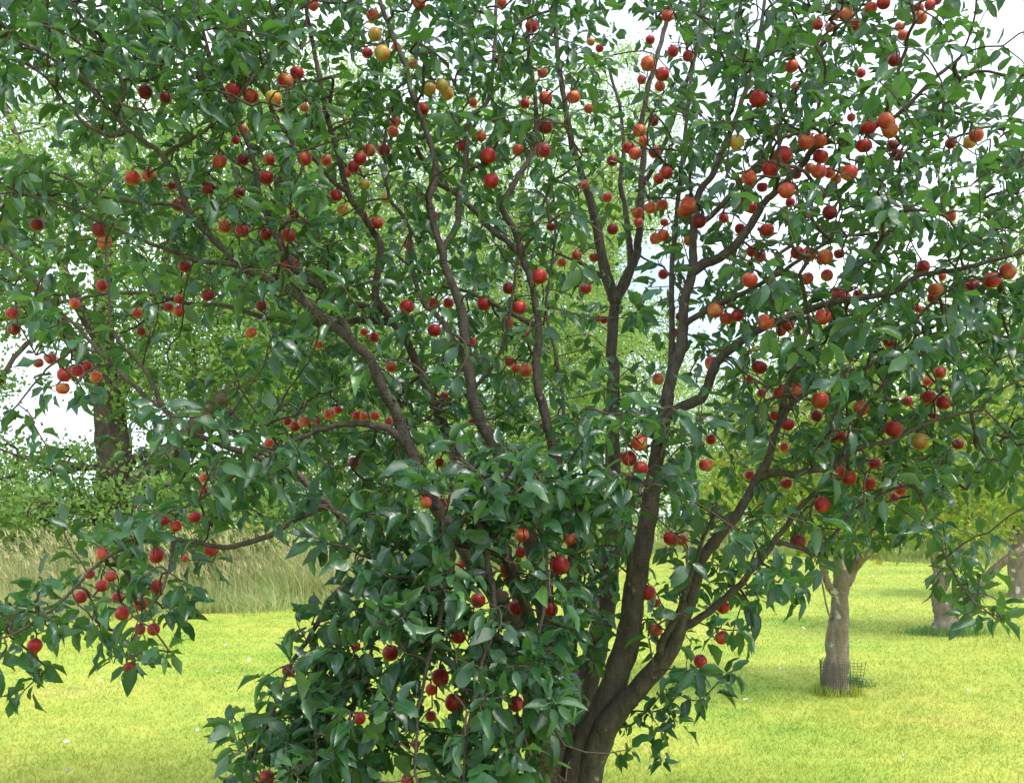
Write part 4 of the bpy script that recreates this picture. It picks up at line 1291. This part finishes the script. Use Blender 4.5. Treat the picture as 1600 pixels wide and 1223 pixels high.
def where(x, y):
    """places one can find by looking at the tree and its surroundings"""
    if x < 360 and y > 800:
        return "on the drooping bough tip low over the lawn"
    if x < 170 and y > 540:
        return "in the cluster hanging beside the thick cottonwood trunk"
    if x < 60:
        return "on the twigs that hang before the cottonwood crown"
    if 370 < x < 570 and 600 < y < 700:
        return "in the row along the arching side limb"
    if x < 420 and y > 430:
        return "on the thin limbs crossing in front of the cottonwood"
    if x < 420 and y < 180:
        return "in the bunch high above the long dark slanting limb"
    if x < 420:
        return "in the shade along the long dark slanting limb"
    if 370 < x < 700 and y > 930:
        return "among the hanging leaves that nearly reach the grass"
    if 700 <= x < 960 and y > 770:
        return "in the leafy bough hanging before the trunk fork"
    if 960 <= x < 1110 and 650 < y < 760:
        return "in the tight cluster against the thick upright stem"
    if x >= 960 and x < 1160 and y > 780:
        return "low along the outward leaning stem over open lawn"
    if x >= 1160 and y > 660:
        return "above the orchard tree with the wire mesh guard"
    if x >= 1330 and 380 < y < 480:
        return "on the long thin limb reaching out past the crown"
    if x >= 1330 and y < 120:
        return "in the sparse top twigs against white sky"
    if x >= 1330 and y < 300:
        return "on the outer twigs against bright sky"
    if x >= 1150 and y < 360:
        return "along the rising limb that forks off the upright stem"
    if x >= 1150 and y < 500:
        return "in the bunches between the forked limb and outer limb"
    if x >= 1100:
        return "in the dense leaves under the long outer limb"
    if x >= 930 and y < 200:
        return "high on the thin stems next to the white sky gap"
    if x >= 930 and y < 460:
        return "round the pale forked stems in the crown"
    if x >= 930:
        return "close to the thick upright stem"
    if x < 620 and y < 320:
        return "among the upper twigs above the arching dark limbs"
    if y < 130:
        return "at the top of the slender dark stems"
    if y < 330:
        return "around the crossing twigs of the middle stems"
    if x > 740 and y < 620:
        return "beside the slim dark stem with a bare curve"
    if y < 620:
        return "between the leaning dark stems of the crown"
    return "behind the leaves low between the leaning dark stems"


by_size = np.argsort(-AP[:, 2])
named = sorted(by_size[:300].tolist())                       # the fruit that show largest are things of their own
sets = {}
for i in named:
    big = "large " if AP[i, 2] > 13.3 else ("small " if AP[i, 2] < 8.6 else "")
    sets.setdefault((big + COL[AC[i]], where(AP[i, 0], AP[i, 1])), []).append(i)
ORD = ["", "second ", "third ", "fourth ", "fifth ", "sixth ", "seventh ", "eighth ", "ninth "]
LAB = {}
for (look, place), ids in sets.items():
    ids.sort(key=lambda i: AP[i, 1])
    n = len(ids)
    for k, i in enumerate(ids):
        if n == 1:
            pre = ""
        elif k < n / 2:
            pre = ORD[k] + "highest "
        else:
            pre = ORD[n - 1 - k] + "lowest "
        LAB[i] = (f"{pre}{look} apple {place}", f"apples {place}")


def apple_matrix(i):
    t = rng.normal(0, 0.28, 2)
    r = float(A_RAD[i]) * 0.985
    from mathutils import Euler
    return Matrix.LocRotScale(Vector(A_POS[i]), Euler((t[0] + 0.12, t[1], rng.uniform(0, 6.28))), Vector((r, r, r)))


for i in named:
    o = bpy.data.objects.new("apple", A_ME[AC[i], i % 3])
    o.matrix_world = apple_matrix(i)
    tag(o, LAB[i][0], "apple", LAB[i][1])
    link(o)
    link(bpy.data.objects.new("stalk", STALK_ME), o)
    link(bpy.data.objects.new("eye", EYE_ME), o)
# the smallest, half hidden ones as one mass
bm_v, bm_f, bm_m, n0 = [], [], [], 0
for i in by_size[300:].tolist():
    me = A_ME[AC[i], i % 3]
    co = np.zeros(len(me.vertices) * 3, np.float32); me.vertices.foreach_get("co", co)
    fa = np.zeros(len(me.polygons) * 3, np.int32); me.polygons.foreach_get("vertices", fa)
    M4 = np.array(apple_matrix(i))
    bm_v.append(co.reshape(-1, 3) @ M4[:3, :3].T + M4[:3, 3]); bm_f.append(fa.reshape(-1, 3) + n0); n0 += len(bm_v[-1])
    bm_m += ["DROY".index(AC[i])] * len(bm_f[-1])
me = np_mesh("scattered_apples", np.vstack(bm_v), np.vstack(bm_f), M_APPLE['D'])
for c in "ROY":
    me.materials.append(M_APPLE[c])
me.polygons.foreach_set("material_index", np.array(bm_m, np.int32))
tag(obj("scattered_apples", me), "smallest red apples half hidden deep among the leaves", "apples", kind="stuff")

# ------------------------------------------------------------------ pale fallen leaves on the lawn
FALL = [(x * 540 / 1561, 800 + y * 540 / 1561) for x, y in [(430, 700), (440, 780), (548, 790), (237, 820), (757, 945), (302, 1203), (312, 1060), (970, 738), (1120, 690), (1010, 612), (890, 1010), (700, 640)]]
FALL += [(1060 + x * 540 / 1561, 800 + y * 540 / 1561) for x, y in [(1308, 823), (1030, 1135), (1398, 730), (293, 865), (333, 868), (458, 727), (573, 538), (1012, 640), (880, 780), (868, 480), (880, 295), (1055, 295), (20, 275), (283, 497)]]
FALL_ME = []
for k in range(3):
    vv, uv, ff = leaf_shape(0.7, 0.5 + 0.2 * k, -0.35 - 0.1 * k, 0.3, 0.25)
    FALL_ME.append(np_mesh("fallen_leaf", vv, ff, M_PALE, np.full(len(vv), 0.5), uv))
for i, (x, y) in enumerate(FALL):
    p = ground(x, y)
    o = bpy.data.objects.new("fallen_leaf", FALL_ME[i % 3])
    o.location = (p[0], p[1], 0.035)
    s = rng.uniform(0.026, 0.046) * (1 + 0.03 * p[1])
    o.scale = (s, s, s)
    o.rotation_euler = (rng.normal(0, 0.25), rng.normal(0, 0.25), rng.uniform(0, 6.28))
    grass_side = x < 420
    tag(o, "small pale curled leaf fallen on the lawn " + ("before the tall grass" if grass_side else "around the wire guarded orchard tree"), "fallen leaf",
        "pale leaves fallen " + ("before the tall grass" if grass_side else "round the orchard trees"))
    link(o)
